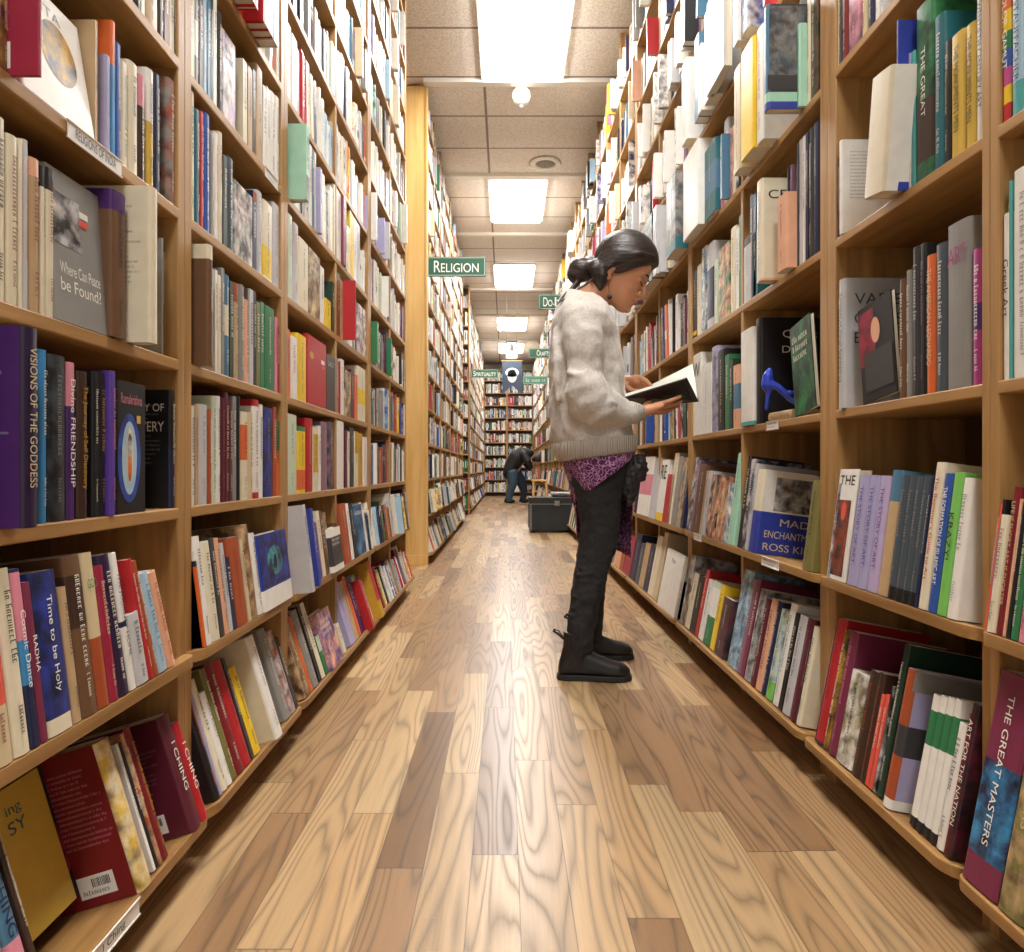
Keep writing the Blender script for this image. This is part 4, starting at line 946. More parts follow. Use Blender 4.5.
def remesh(o, vox, smooth=2, fac=.5):
    r = o.modifiers.new('remesh', 'REMESH'); r.mode = 'VOXEL'; r.voxel_size = vox; r.use_smooth_shade = True
    if smooth:
        s_ = o.modifiers.new('smooth', 'SMOOTH'); s_.iterations = smooth; s_.factor = fac
    return o
def PX(px, py, y): return Vector(((px-VX)*y/FP, y, HC+(VY-py)*y/FP))
e = empty('shoe_ornament', Matrix.Translation((.848, 2.105, .9565)) @ Matrix.Rotation(math.radians(72), 4, 'Z') @ Matrix.Scale(.92, 4), 'glossy cobalt blue high-heeled shoe ornament on the shelf in front of a black book', 'ornament')
mb = MB()
tube(mb, [(-.012, .055, .004), (-.012, .05, .05), (-.012, .045, .085)], [.006, .008, .014], 10)
tube(mb, [(-.012, .05, .09), (-.012, .02, .075), (-.012, -.02, .035), (-.012, -.055, .016), (-.012, -.085, .012)], [(.016, .018), (.012, .019), (.012, .021), (.014, .026), (.01, .014)], 14)
tube(mb, [(-.012, .052, .08), (-.012, .05, .115), (-.012, .045, .13)], [.02, .017, .01], 12)
blob(mb, (-.012, -.055, .03), (.02, .03, .02))
o = remesh(link('shoe', mb.mesh('shoe', [M['blueglass']], smooth=True), e), .003, 2)
mb = MB()
for s_ in (-1, 1): blob(mb, (-.03, -.03+s_*.012, .052), (.006, .013, .009))
blob(mb, (-.032, -.03, .052), (.007, .005, .006)); link('bow', mb.mesh('bow', [M['blueglass']], smooth=True), e)
m_ = Matrix.Translation((.835, 2.10, .9375)) @ Matrix.Rotation(math.radians(-86), 4, 'Z') @ Matrix.Rotation(PI/2, 4, 'Y') @ Matrix.Translation((0, 0, -.08))
book(m_, .031, .2, .155, 'tan', side='beige', nm=0) if False else book(m_, .031, .2, .155, 'tan', side='beige', marks='6A5034', label='worn tan book lying flat beneath the blue shoe ornament')
e = empty('figurine', (.905, 2.085, .9565), 'small grey cup ornament with thin sprigs, to the right of the blue shoe', 'ornament')
mb = MB(); mb.rings([[(r*math.cos(2*PI*k/6), r*math.sin(2*PI*k/6), z) for k in range(6)] for r, z in ((.018, 0), (.02, .004), (.024, .05), (.026, .055), (.022, .056), (.02, .03))])
link('cup', mb.mesh('cup', [plain('pewter', '8F9296', .35, .3, bump=.4)]), e)
mb = MB()
for a in (0, 2, 4): tube(mb, [(.008*math.cos(a), .008*math.sin(a), .03), (.016*math.cos(a), .016*math.sin(a), .085)], [.002, .0012], 6)
link('sprig', mb.mesh('sprig', [M['metal']], smooth=True), e)
# ---------------------------------------------------------------- the reader
M['skin'] = plain('skin', 'C98F6C', .5, var=.06, vscale=25)
M['skin'].node_tree.nodes['Principled BSDF'].inputs['Subsurface Weight'].default_value = .08
def knit_mat():
    m, t, b, N, L = nt('sweater_wool')
    tc = N('ShaderNodeTexCoord')
    n1 = N('ShaderNodeTexNoise'); n1.inputs['Scale'].default_value = 120; n1.inputs['Detail'].default_value = 3; L(tc.outputs['Object'], n1.inputs['Vector'])
    r = ramp(N, [(.25, hx('B9B2A9')), (.75, hx('D6D0C8'))]); L(n1.outputs['Fac'], r.inputs[0]); L(r.outputs[0], b.inputs['Base Color'])
    b.inputs['Roughness'].default_value = .95; b.inputs['Sheen Weight'].default_value = .3
    n2 = N('ShaderNodeTexNoise'); n2.inputs['Scale'].default_value = 14; n2.inputs['Detail'].default_value = 3; L(tc.outputs['Object'], n2.inputs['Vector'])
    ad = N('ShaderNodeMath'); ad.operation = 'MULTIPLY_ADD'; L(n2.outputs['Fac'], ad.inputs[0]); ad.inputs[1].default_value = 4; L(n1.outputs['Fac'], ad.inputs[2])
    bp = N('ShaderNodeBump'); bp.inputs['Strength'].default_value = .25; bp.inputs['Distance'].default_value = .004
    L(ad.outputs[0], bp.inputs['Height']); L(bp.outputs[0], b.inputs['Normal'])
    return m
M['knit'] = knit_mat()
def streak_mat():
    m, t, b, N, L = nt('dark_brown_hair')
    tc = N('ShaderNodeTexCoord'); mp = N('ShaderNodeMapping'); mp.inputs['Scale'].default_value = (9, 60, 75); mp.inputs['Rotation'].default_value = (0, -.45, 0)
    L(tc.outputs['Object'], mp.inputs[0])
    n1 = N('ShaderNodeTexNoise'); n1.inputs['Scale'].default_value = 1.6; n1.inputs['Detail'].default_value = 5; n1.inputs['Distortion'].default_value = .3; L(mp.outputs[0], n1.inputs['Vector'])
    r = ramp(N, [(.35, hx('16100E')), (.6, hx('32241F')), (.8, hx('4A382F'))]); L(n1.outputs['Fac'], r.inputs[0]); L(r.outputs[0], b.inputs['Base Color'])
    b.inputs['Roughness'].default_value = .42
    bp = N('ShaderNodeBump'); bp.inputs['Strength'].default_value = .8; bp.inputs['Distance'].default_value = .004
    L(n1.outputs['Fac'], bp.inputs['Height']); L(bp.outputs[0], b.inputs['Normal'])
    return m
M['hair'] = streak_mat()
def floral_mat():
    m, t, b, N, L = nt('purple_floral_cloth')
    tc = N('ShaderNodeTexCoord')
    v = N('ShaderNodeTexVoronoi'); v.inputs['Scale'].default_value = 60; v.feature = 'DISTANCE_TO_EDGE'
    n0 = N('ShaderNodeTexNoise'); n0.inputs['Scale'].default_value = 30; L(tc.outputs['Object'], n0.inputs['Vector'])
    mx = N('ShaderNodeMix'); mx.data_type = 'VECTOR'; mx.inputs[0].default_value = .06; L(tc.outputs['Object'], mx.inputs[4]); L(n0.outputs['Color'], mx.inputs[5])
    L(mx.outputs[1], v.inputs['Vector'])
    r = ramp(N, [(.0, hx('D6A6D0')), (.07, hx('9A5A98')), (.13, hx('3A1B3E')), (.5, hx('6B3168'))]); L(v.outputs['Distance'], r.inputs[0])
    L(r.outputs[0], b.inputs['Base Color']); b.inputs['Roughness'].default_value = .8
    return m
M['floral'] = floral_mat()
M['denim'] = plain('black_trousers', '242426', .85, bump=1.0, bscale=55, var=.45, vscale=90)
M['leather'] = plain('black_leather', '1B1A1A', .38, bump=.15, bscale=60, var=.2)
M['sole'] = plain('boot_sole', '151515', .6)
who = empty('person', (.315, 2.62, 0), 'woman reading, cream sweater, purple floral shirt, black trousers and boots, dark bun', 'person')
bpy.context.view_layer.update()
def wl(name, me, mx=None):    # world-space mesh under the person
    o = link(name, me, who); o.matrix_parent_inverse = Matrix.Translation((-.315, -2.62, 0))
    if mx is not None: o.matrix_basis = mx
    return o
def ell(l, r, py, yc, ry, n=28, p=2.3, slope=0):
    a = PX(l, py, yc); b = PX(r, py, yc); cx = (a.x+b.x)/2; rx = (b.x-a.x)/2
    out = []
    for k in range(n):
        t = 2*PI*k/n; c, s = math.cos(t), math.sin(t)
        x = math.copysign(abs(c)**(2/p), c)*rx; y = math.copysign(abs(s)**(2/p), s)*ry
        out.append(Vector((cx+x, yc+y, a.z+slope*x)))
    return out
# head in its own frame: x forward, z up, origin between the ears
HM = Matrix.Translation(PX(611, 277, 2.655)) @ Matrix.Rotation(math.radians(-13), 4, 'Z') @ Matrix.Rotation(math.radians(32), 4, 'Y') @ Matrix.Scale(1.08, 4) @ Matrix.Translation((.028, 0, .030))
body = MB()
sl = [(-.118, .045, .076, .02), (-.106, .005, .09, .036), (-.09, -.02, .093, .047), (-.07, -.045, .089, .055), (-.045, -.07, .087, .061), (-.02, -.085, .087, .067),
      (0, -.092, .080, .070), (.02, -.096, .089, .072), (.045, -.098, .089, .073), (.07, -.092, .078, .069), (.09, -.075, .058, .058), (.105, -.045, .032, .040), (.112, -.01, .005, .016)]
R = []
for z, xb, xf, hw in sl:
    ring = []
    for k in range(32):
        t = 2*PI*k/32; c, s = math.cos(t), math.sin(t)
        cx = (xb+xf)/2; rx = (xf-xb)/2
        x = cx+rx*math.copysign(abs(c)**.9, c); y = hw*math.copysign(abs(s)**(.8 if c < 0 else .95), s)
        ring.append(HM @ Vector((x, y, z)))
    R.append(ring)
body.rings(R)
def hp(*p): return HM @ Vector(p)
H3 = HM.to_3x3()
def hblob(mb, c, r, rot=None):
    n, m = 14, 9; RR = []
    for i in range(1, m):
        th = PI*i/m
        ring = []
        for k in range(n):
            v = Vector((r[0]*math.sin(th)*math.cos(2*PI*k/n), r[1]*math.sin(th)*math.sin(2*PI*k/n), -r[2]*math.cos(th)))
            if rot: v = rot @ v
            ring.append(HM @ (Vector(c)+v))
        RR.append(ring)
    mb.rings(RR)
RY = lambda a: Matrix.Rotation(math.radians(a), 3, 'Y')
tube(body, [hp(.078, 0, .018), hp(.093, 0, -.006), hp(.107, 0, -.028), hp(.098, 0, -.040)], [.009, .0095, .0115, .011], 12)
for s_ in (-1, 1):
    hblob(body, (.091, s_*.010, -.038), (.010, .007, .006))
    hblob(body, (.071, s_*.031, -.004), (.013, .017, .010))       # lids
    hblob(body, (.077, s_*.028, .020), (.012, .026, .010))        # brow ridge
    hblob(body, (.045, s_*.038, -.036), (.032, .021, .026))       # cheek
    hblob(body, (-.026, s_*.080, -.018), (.015, .009, .027), RY(14))   # ear
    hblob(body, (-.019, s_*.075, -.048), (.010, .006, .011))
hblob(body, (.089, 0, -.060), (.010, .024, .006)); hblob(body, (.087, 0, -.071), (.010, .021, .0065)); hblob(body, (.080, 0, -.100), (.017, .02, .014))
# neck, trunk core, arms
tube(body, [PX(580, 318, 2.66), PX(588, 304, 2.66), PX(598, 290, 2.66), PX(606, 278, 2.66)], [.075, .060, .056, .062], 18)
body.rings([ell(560, 606, 304, 2.66, .09), ell(556, 604, 325, 2.66, .15), ell(556, 610, 370, 2.66, .14), ell(560, 618, 430, 2.66, .14), ell(572, 618, 465, 2.66, .11), ell(583, 612, 490, 2.66, .09)])
tube(body, [PX(583, 318, 2.53), PX(585, 352, 2.47), PX(590, 395, 2.46), PX(612, 411, 2.48), PX(640, 412.5, 2.545)], [.045, .042, .038, .034, .024], 14)
tube(body, [PX(587, 318, 2.8), PX(595, 352, 2.85), PX(603, 388, 2.85), PX(618, 384, 2.79)], [.045, .042, .036, .025], 14)
tube(body, [PX(598, 480, 2.60), PX(598, 560, 2.58), PX(586, 600, 2.56), PX(580, 655, 2.55)], [.06, .035, .028, .022], 14)
tube(body, [PX(600, 480, 2.72), PX(599, 560, 2.775), PX(596.5, 600, 2.81), PX(595, 640, 2.82)], [.06, .035, .026, .02], 14)
# near hand under the book
tube(body, [PX(636, 412.5, 2.54), PX(644, 411.5, 2.548), PX(652, 409, 2.56), PX(658, 407, 2.572)], [(.024, .022), (.024, .028), (.021, .036), (.016, .034)], 14)
tube(body, [PX(655, 405, 2.558), PX(664, 402.8, 2.565), PX(672, 400.2, 2.568), PX(680, 396.8, 2.572)], [.0105, .0098, .009, .0075], 10)
tube(body, [PX(656, 408, 2.57), PX(665, 406.5, 2.578), PX(673, 404.5, 2.59), PX(681, 401.5, 2.60)], [.0105, .0098, .009, .0075], 10)
tube(body, [PX(656, 410.5, 2.59), PX(664, 410, 2.602), PX(671, 408.5, 2.615), PX(678, 406, 2.63)], [.010, .0095, .0085, .007], 10)
tube(body, [PX(654, 412.5, 2.605), PX(661, 413, 2.625), PX(667, 412, 2.645), PX(672, 410, 2.66)], [.009, .0085, .0075, .0065], 10)
tube(body, [PX(643, 409, 2.56), PX(647, 404, 2.60), PX(652, 399, 2.62), PX(656, 394, 2.625)], [.014, .012, .010, .008], 10)
# far hand resting on the page
tube(body, [PX(617, 383, 2.79), PX(624, 381, 2.775), PX(631, 380, 2.76), PX(637, 380.5, 2.75)], [(.024, .022), (.022, .03), (.019, .034), (.015, .034)], 14)
tube(body, [PX(634, 377, 2.735), PX(641, 377.5, 2.725), PX(647, 381, 2.715), PX(651, 385.5, 2.71)], [.0105, .0095, .009, .007], 10)
tube(body, [PX(635, 379, 2.745), PX(642, 380.5, 2.735), PX(647, 384.5, 2.725), PX(649.5, 388.5, 2.72)], [.0105, .0095, .009, .007], 10)
tube(body, [PX(634, 382, 2.76), PX(640, 384, 2.755), PX(644, 387.5, 2.745), PX(646, 390.5, 2.74)], [.010, .009, .0085, .007], 10)
tube(body, [PX(633, 385, 2.775), PX(637, 387, 2.77), PX(640, 389.5, 2.765), PX(641, 392, 2.76)], [.009, .0085, .0075, .006], 10)
tube(body, [PX(624, 383, 2.75), PX(628, 388, 2.73), PX(633, 390.5, 2.715), PX(638, 391, 2.705)], [.013, .011, .0095, .0075], 10)
remesh(wl('body', body.mesh('body', [M['skin']], smooth=True)), .0042, 3, .4)
# face details
def eyeline(name, s_, pts, r, mat):
    mb = MB(); tube(mb, [hp(x, s_*y, z) for x, y, z in pts], r, 8); wl(name, mb.mesh(name, [mat], smooth=True))
M['lash'] = plain('lash_dark', '1E1512', .6); M['lip'] = plain('lips', 'A85B50', .4)
for s_ in (-1, 1):
    eyeline('eyelashes', s_, [(.0785, .047, -.004), (.087, .038, -.009), (.0895, .028, -.010), (.087, .018, -.007)], [.0012, .0022, .0026, .0014], M['lash'])
    eyeline('eyebrow', s_, [(.077, .052, .020), (.086, .040, .027), (.091, .028, .027), (.093, .014, .022)], [.0012, .003, .0034, .002], M['lash'])
mb = MB(); tube(mb, [hp(.088, -.02, -.0655), hp(.099, 0, -.0625), hp(.088, .02, -.0655)], [.0025, .0042, .0025], 8); tube(mb, [hp(.088, -.017, -.0675), hp(.097, 0, -.071), hp(.088, .017, -.0675)], [.0025, .005, .0025], 8)
wl('lips', mb.mesh('lips', [M['lip']], smooth=True))
for s_, yy in ((-1, 2.573), (1, 2.737)):
    mb = MB(); blob(mb, PX(609.5, 297, yy), (.009, .006, .009)); tube(mb, [PX(608.5, 284, yy), PX(609.3, 294, yy)], .0012, 6)
    wl('earring', mb.mesh('earring', [M['lash']], smooth=True))
# hair: cap swept back to a low bun
hair = MB()
def cap():
    n, m = 40, 24; RR = []
    c0 = Vector((-.010, 0, .040)); rr = (.116, .094, .112)
    for i in range(m+1):
        ring = []
        for k in range(n):
            ph = 2*PI*k/n; fx = math.cos(ph)
            u = max(0, min(1, (fx-.02)/.95)); u = u*u*(3-2*u)
            zl = -.070+(.110)*u
            t0 = math.asin(max(-.97, min(.97, zl/rr[2])))
            el = t0+(PI/2-t0)*(i/m)
            ring.append(HM @ (c0+Vector((rr[0]*math.cos(el)*math.cos(ph), rr[1]*math.cos(el)*math.sin(ph), rr[2]*math.sin(el)))))
        RR.append(ring)
    hair.rings(RR)
cap()
tube(hair, [hp(-.03, 0, .02), hp(-.075, 0, -.01), PX(597, 268, 2.66), PX(590, 269, 2.66)], [(.085, .085), (.07, .072), (.045, .055), (.03, .036)], 20)
tube(hair, [hp(-.06, 0, -.03), hp(-.075, 0, -.065), PX(598, 290, 2.66)], [(.05, .066), (.035, .058), (.014, .035)], 16)
tube(hair, [PX(604, 268, 2.595), PX(602, 276, 2.592), PX(600.5, 283, 2.60), PX(600, 289, 2.61)], [(.035, .03), (.03, .03), (.022, .028), (.010, .016)], 14); tube(hair, [PX(596, 268, 2.61), PX(597.5, 276, 2.61), PX(599, 284, 2.62)], [(.035, .035), (.03, .035), (.018, .025)], 14); blob(hair, PX(598, 279, 2.66), (.026, .062, .040)); blob(hair, PX(590.5, 270, 2.64), (.042, .045, .036)); blob(hair, PX(581, 270, 2.655), (.050, .046, .048)); blob(hair, PX(583, 269, 2.655), (.048, .045, .042)); blob(hair, PX(576.5, 275, 2.65), (.036, .036, .034)); blob(hair, PX(590.5, 263, 2.66), (.026, .034, .026)); blob(hair, PX(579, 263, 2.65), (.022, .03, .016))
tube(hair, [PX(578, 282, 2.64), PX(572, 289, 2.61), PX(563, 297, 2.58), PX(557, 305, 2.56)], [.014, .012, .008, .004], 8)
tube(hair, [PX(596, 276, 2.60), PX(585, 285, 2.585), PX(573, 292, 2.575), PX(562, 301, 2.56)], [.005, .006, .005, .003], 8)
for q in range(7):      # swept locks from the parting to the bun
    a = .085-.020*q
    tube(hair, [hp(.088-.010*q, -.045-.006*q, .096-.012*q), hp(.035-.01*q, -.088, .070-.013*q), hp(-.03, -.094, .040-.011*q), hp(-.085, -.062, .018-.006*q), PX(595, 269, 2.62)], [.003, .008, .009, .009, .006], 8)
remesh(wl('hair', hair.mesh('hair', [M['hair']], smooth=True)), .004, 12, .5)
# sweater
sw = MB(); yc = 2.655
sw.rings([ell(563, 603, 297, yc, .085, slope=-.25), ell(560.5, 606.5, 302, yc, .115, slope=-.22), ell(556, 611, 311, yc, .165, slope=-.12), ell(552.5, 613.5, 322, yc, .195, slope=-.05), ell(550.5, 616, 335, yc, .2), ell(549.2, 619, 350, yc, .19), ell(549, 622, 370, yc, .18),
          ell(549.3, 625, 395, yc, .182), ell(550, 629, 420, yc, .19), ell(551, 632, 438, yc, .19), ell(553.5, 633.5, 446, yc, .186, slope=.1), ell(556.5, 633.5, 452.5, yc, .182, slope=.12)])
tube(sw, [PX(580, 312, 2.55), PX(582, 322, 2.51), PX(583.5, 340, 2.478), PX(584.5, 358, 2.465), PX(585, 371, 2.458)], [.070, .078, .072, .066, .062], 20)
tube(sw, [PX(584, 378, 2.455), PX(586.5, 388, 2.452), PX(590, 399, 2.452), PX(599, 407, 2.462), PX(611, 411, 2.478), PX(622, 412.5, 2.50), PX(629, 413, 2.52), PX(636, 413, 2.535)], [.064, .078, .086, .078, .064, .052, .043, .034], 20)
tube(sw, [PX(590, 314, 2.76), PX(592, 330, 2.82), PX(597, 355, 2.85), PX(603, 380, 2.86), PX(612, 385, 2.82), PX(617, 384, 2.80)], [.075, .075, .065, .07, .045, .035], 16)
for (a, b_, c_, r_) in (((568, 372), (580, 376), (597, 366), .013), ((569, 384), (583, 381), (599, 371), .012), ((572, 400), (586, 392), (604, 392), .012), ((578, 415), (592, 405), (612, 402), .013), ((590, 424), (604, 414), (622, 406), .012), ((600, 395), (610, 402), (620, 404), .011)):
    tube(sw, [PX(a[0], a[1], 2.435), PX((a[0]+b_[0])/2, (a[1]+b_[1])/2, 2.404), PX(b_[0], b_[1], 2.393), PX((c_[0]+b_[0])/2, (c_[1]+b_[1])/2, 2.406), PX(c_[0], c_[1], 2.445)], [r_*.8, r_, r_*1.1, r_, r_*.8], 10)
for (a, b_, c_) in (((554, 330), (556, 360), (558, 400)), ((560, 400), (568, 430), (588, 442)), ((612, 345), (616, 375), (618, 400))):
    tube(sw, [PX(a[0], a[1], 2.55), PX(b_[0], b_[1], 2.515), PX(c_[0], c_[1], 2.51)], [.012, .018, .012], 10)
def ripple(o, size, st, sy=1):
    t = bpy.data.textures.new('folds', 'CLOUDS'); t.noise_scale = size; t.noise_depth = 1
    d = o.modifiers.new('folds', 'DISPLACE'); d.texture = t; d.strength = st; d.mid_level = .5; d.texture_coords = 'LOCAL'; return o
ripple(remesh(wl('sweater', sw.mesh('sweater', [M['knit']], smooth=True)), .0065, 9, .5), .075, .022)
def ribmat():
    m, t, b, N, L = nt('ribbed_wool'); tc = N('ShaderNodeTexCoord'); sep = N('ShaderNodeSeparateXYZ'); L(tc.outputs['Object'], sep.inputs[0])
    w_ = N('ShaderNodeMath'); w_.operation = 'MULTIPLY'; w_.inputs[1].default_value = 700; L(sep.outputs['X'], w_.inputs[0])
    s_ = N('ShaderNodeMath'); s_.operation = 'SINE'; L(w_.outputs[0], s_.inputs[0])
    b.inputs['Base Color'].default_value = hx('C6BFB5')+(1,); b.inputs['Roughness'].default_value = .95
    bp = N('ShaderNodeBump'); bp.inputs['Strength'].default_value = .7; bp.inputs['Distance'].default_value = .004; L(s_.outputs[0], bp.inputs['Height']); L(bp.outputs[0], b.inputs['Normal'])
    return m
M['rib'] = ribmat()
mb = MB(); mb.rings([ell(553.6, 634, 440, yc, .189, slope=.1), ell(555, 634.3, 447, yc, .188, slope=.12), ell(557.5, 634.3, 454.5, yc, .184, slope=.13), ell(559.5, 633, 456, yc, .178, slope=.13)], caps=False)
so = wl('hem_band', mb.mesh('hem_band', [M['rib']], smooth=True)); q = so.modifiers.new('thick', 'SOLIDIFY'); q.thickness = .005
mb = MB(); tube(mb, [PX(630, 413, 2.522), PX(634, 413, 2.53), PX(637.5, 413, 2.538)], [.044, .040, .036], 22); wl('cuff', mb.mesh('cuff', [M['rib']], smooth=True))
# shirt tails
mb = MB(); RR = []; n = 60; rows_ = 10
for j in range(rows_+1):
    ring = []
    for k in range(n):
        t = 2*PI*k/n; c, s = math.cos(t), math.sin(t)
        u = j/rows_
        near = s < 0.02
        xp = 596+38*c
        if near: pb = 477.5-22*c
        else: pb = 548+8*c
        if near and c > .93: pb = 556
        py = 446+(pb-446)*u
        l = 557+ (py-446)*.36 if py < 500 else 576+ (py-500)*.04
        r = 634-(py-446)*.05
        ry = .176-.03*min(1, (py-446)/100)
        wob = 1+.03*math.sin(7*t+py*.05)*u
        a = PX(l, py, yc); b_ = PX(r, py, yc); cx = (a.x+b_.x)/2; rx = (b_.x-a.x)/2
        ring.append((cx+rx*c*wob, yc+ry*s*wob, a.z))
    RR.append(ring)
mb.rings(RR, caps=False)
so = wl('shirt', mb.mesh('shirt', [M['floral']], smooth=True)); q = so.modifiers.new('thick', 'SOLIDIFY'); q.thickness = .003
# trousers
tr = MB()
tr.rings([ell(562, 630, 450, 2.655, .15), ell(566, 629, 470, 2.655, .15), ell(573, 623, 490, 2.65, .14), ell(577, 620, 500, 2.64, .12)])
tr.rings([ell(570, 625, 478, 2.62, .10), ell(577, 620.5, 500, 2.60, .098), ell(580, 618.8, 528, 2.59, .09), ell(578, 615.6, 550, 2.58, .08), ell(574, 608, 572, 2.57, .07), ell(571.5, 603.8, 590, 2.56, .062), ell(569.3, 598, 611, 2.555, .055), ell(567.5, 595.5, 625, 2.55, .05), ell(566.5, 593, 640, 2.55, .046), ell(567, 592, 652, 2.55, .040)])
tr.rings([ell(572, 624, 478, 2.69, .10), ell(582, 619, 515, 2.74, .09), ell(585, 613, 550, 2.77, .072), ell(588, 606, 580, 2.80, .058), ell(589, 603.5, 610, 2.815, .05), ell(590, 602, 630, 2.82, .045), ell(590, 602, 642, 2.82, .040)])
for (x0, y0, x1, y1, yy) in ((568, 606, 598, 612, 2.505), (567, 614, 597, 620, 2.503), (568, 622, 596, 627, 2.502), (571, 596, 600, 601, 2.50), (576, 566, 606, 576, 2.502), (575, 575, 604, 570, 2.50)):
    tube(tr, [PX(x0, y0, yy+.02), PX((x0+x1)/2, (y0+y1)/2+2, yy), PX(x1, y1, yy+.02)], [.004, .006, .004], 8)
ripple(remesh(wl('trousers', tr.mesh('trousers', [M['denim']], smooth=True)), .006, 3, .5), .035, .012)
# boots
def boot(mx):
    """local: toe towards +x, sole at z=0, origin under the ankle"""
    up_ = MB(); n = 20
    def sec(x, top, hw, z0=.010):
        return [Vector((x, hw*math.cos(2*PI*k/n)*(1 if math.sin(2*PI*k/n) < 0 else .9), z0+(top-z0)*(.5+.5*math.copysign(abs(math.sin(2*PI*k/n))**.8, math.sin(2*PI*k/n))))) for k in range(n)]
    up_.rings([sec(-.088, .045, .014), sec(-.082, .075, .028), (sec(-.06, .11, .034)), sec(-.02, .12, .036), sec(.02, .112, .037), sec(.06, .092, .041), (sec(.10, .074, .046)), sec(.135, .066, .046), sec(.16, .056, .038), sec(.176, .04, .02)])
    sh = [[Vector((cx+rx*math.cos(2*PI*k/n), ry*math.sin(2*PI*k/n), z)) for k in range(n)] for cx, rx, ry, z in ((-.022, .062, .036, .05), (-.022, .056, .036, .09), (-.018, .052, .038, .12), (-.014, .054, .042, .155), (-.012, .058, .046, .175))]
    up_.rings(sh)
    b = empty_child('boot')
    def add(nm, mesh, vox=None, par=b):
        o = link(nm, mesh, par); 
        return remesh(o, vox, 2) if vox else o
    b.matrix_basis = mx
    add('upper', up_.mesh('upper', [M['leather']], smooth=True), .0045)
    so_ = MB(); prof = [(-.094, .0), (-.088, .026), (-.06, .037), (-.02, .036), (.03, .037), (.08, .046), (.12, .051), (.155, .045), (.178, .025), (.184, 0)]
    ol = [(x, y) for x, y in prof]+[(x, -y) for x, y in reversed(prof[1:-1])]
    so_.rings([[Vector((x, y*.96, 0)) for x, y in ol], [Vector((x*1.0, y, .005)) for x, y in ol], [Vector((x*.985, y*.95, .021)) for x, y in ol]][::-1])
    bevel(add('sole', so_.mesh('sole', [M['sole']])), .003)
    ga = MB()
    for s_ in (-1, 1):
        P = []
        for (x, z) in ((-.045, .172), (.012, .172), (.004, .11), (-.008, .085), (-.026, .085), (-.038, .11)):
            hh = .0405+max(0, z-.11)*.09; P.append(Vector((x, s_*hh, z)))
        P2 = [p+Vector((0, s_*.003, 0)) for p in P]
        ga.rings([P, P2] if s_ > 0 else [P2, P])
    add('elastic_panel', ga.mesh('elastic_panel', [plain('elastic', '262324', .9, bump=.5)]))
    pt = MB(); tube(pt, [(-.066, -.008, .15), (-.085, -.008, .178), (-.1, -.006, .183), (-.103, .006, .172), (-.09, .008, .165), (-.068, .008, .145)], [(.0025, .007)]*6, 8)
    add('pull_tab', pt.mesh('pull_tab', [M['leather']], smooth=True))
    return b
def empty_child(nm):
    o = bpy.data.objects.new(nm, None); COL.objects.link(o); o.parent = who; o.matrix_parent_inverse = Matrix.Translation((-.315, -2.62, 0)); return o
a = PX(582, 679.5, 2.55); boot(Matrix.Translation((a.x, 2.552, 0)) @ Matrix.Rotation(math.radians(-3), 4, 'Z'))
a = PX(593, 659, 2.82); boot(Matrix.Translation((a.x-.012, 2.82, 0)) @ Matrix.Rotation(math.radians(7), 4, 'Z'))
# bag at the hip
e = empty('shoulder_bag', PX(633, 500, 2.58), 'small black textured bag hanging at the reader\'s front hip below the sweater hem', 'bag')
e2 = Matrix.Translation(-e.location)
mb = MB(); blob(mb, e2 @ PX(635, 470, 2.58), (.045, .03, .055)); blob(mb, e2 @ PX(630, 486, 2.575), (.03, .025, .06)); blob(mb, e2 @ PX(640, 462, 2.585), (.025, .025, .03)); blob(mb, e2 @ PX(629, 498, 2.575), (.02, .02, .03))
remesh(link('pouch', mb.mesh('pouch', [plain('bag_black', '2B282C', .5, bump=1.0, bscale=30, var=.8, vscale=40)], smooth=True), e), .005, 2)
ripple(bpy.data.objects[[o.name for o in bpy.data.objects if o.name.startswith('pouch')][0]], .018, .022)
mb = MB(); tube(mb, [e2 @ PX(628, 449, 2.57), e2 @ PX(631, 456, 2.555), e2 @ PX(634, 464, 2.555)], [(.002, .008)]*3, 8); tube(mb, [e2 @ PX(644, 458, 2.60), e2 @ PX(647, 452, 2.60), e2 @ PX(643, 450, 2.60)], .004, 8)
link('strap', mb.mesh('strap', [M['leather']], smooth=True), e)
# ---- the open book
S0, S1 = PX(637, 407.5, 2.655), PX(698.5, 401, 2.655)
N0, N1 = PX(622.5, 397.5, 2.545), PX(687, 377.5, 2.545)
G0, G1 = PX(641, 393, 2.765), PX(693, 366, 2.765)
e = empty('book', (S0+S1)/2, 'open dark-covered book the woman is holding with both hands', 'book')
E2 = Matrix.Translation(-(S0+S1)/2)
def slabq(mb, a, b, c, d, t0, t1, nx=1, bulge=0):
    """quad a b c d, thickened along its normal from t0 to t1"""
    n_ = (b-a).cross(d-a).normalized()
    RR = []
    for t in (t0, t1):
        RR.append([E2 @ (p+n_*t) for p in (a, b, c, d)])
    mb.rings(RR)
mb = MB(); slabq(mb, S0, S1, N1, N0, 0, .003); slabq(mb, G0, G1, S1, S0, 0, .003)
n1 = (S1-S0).cross(N0-S0).normalized(); 
mb2 = link('cover', mb.mesh('cover', [plain('open_book_cover', '1C1718', .35, var=.5, vscale=12)]), e)
sgn1 = 1 if n1.z > 0 else -1
def inset(a, b, f): return a+(b-a)*f
mb = MB()
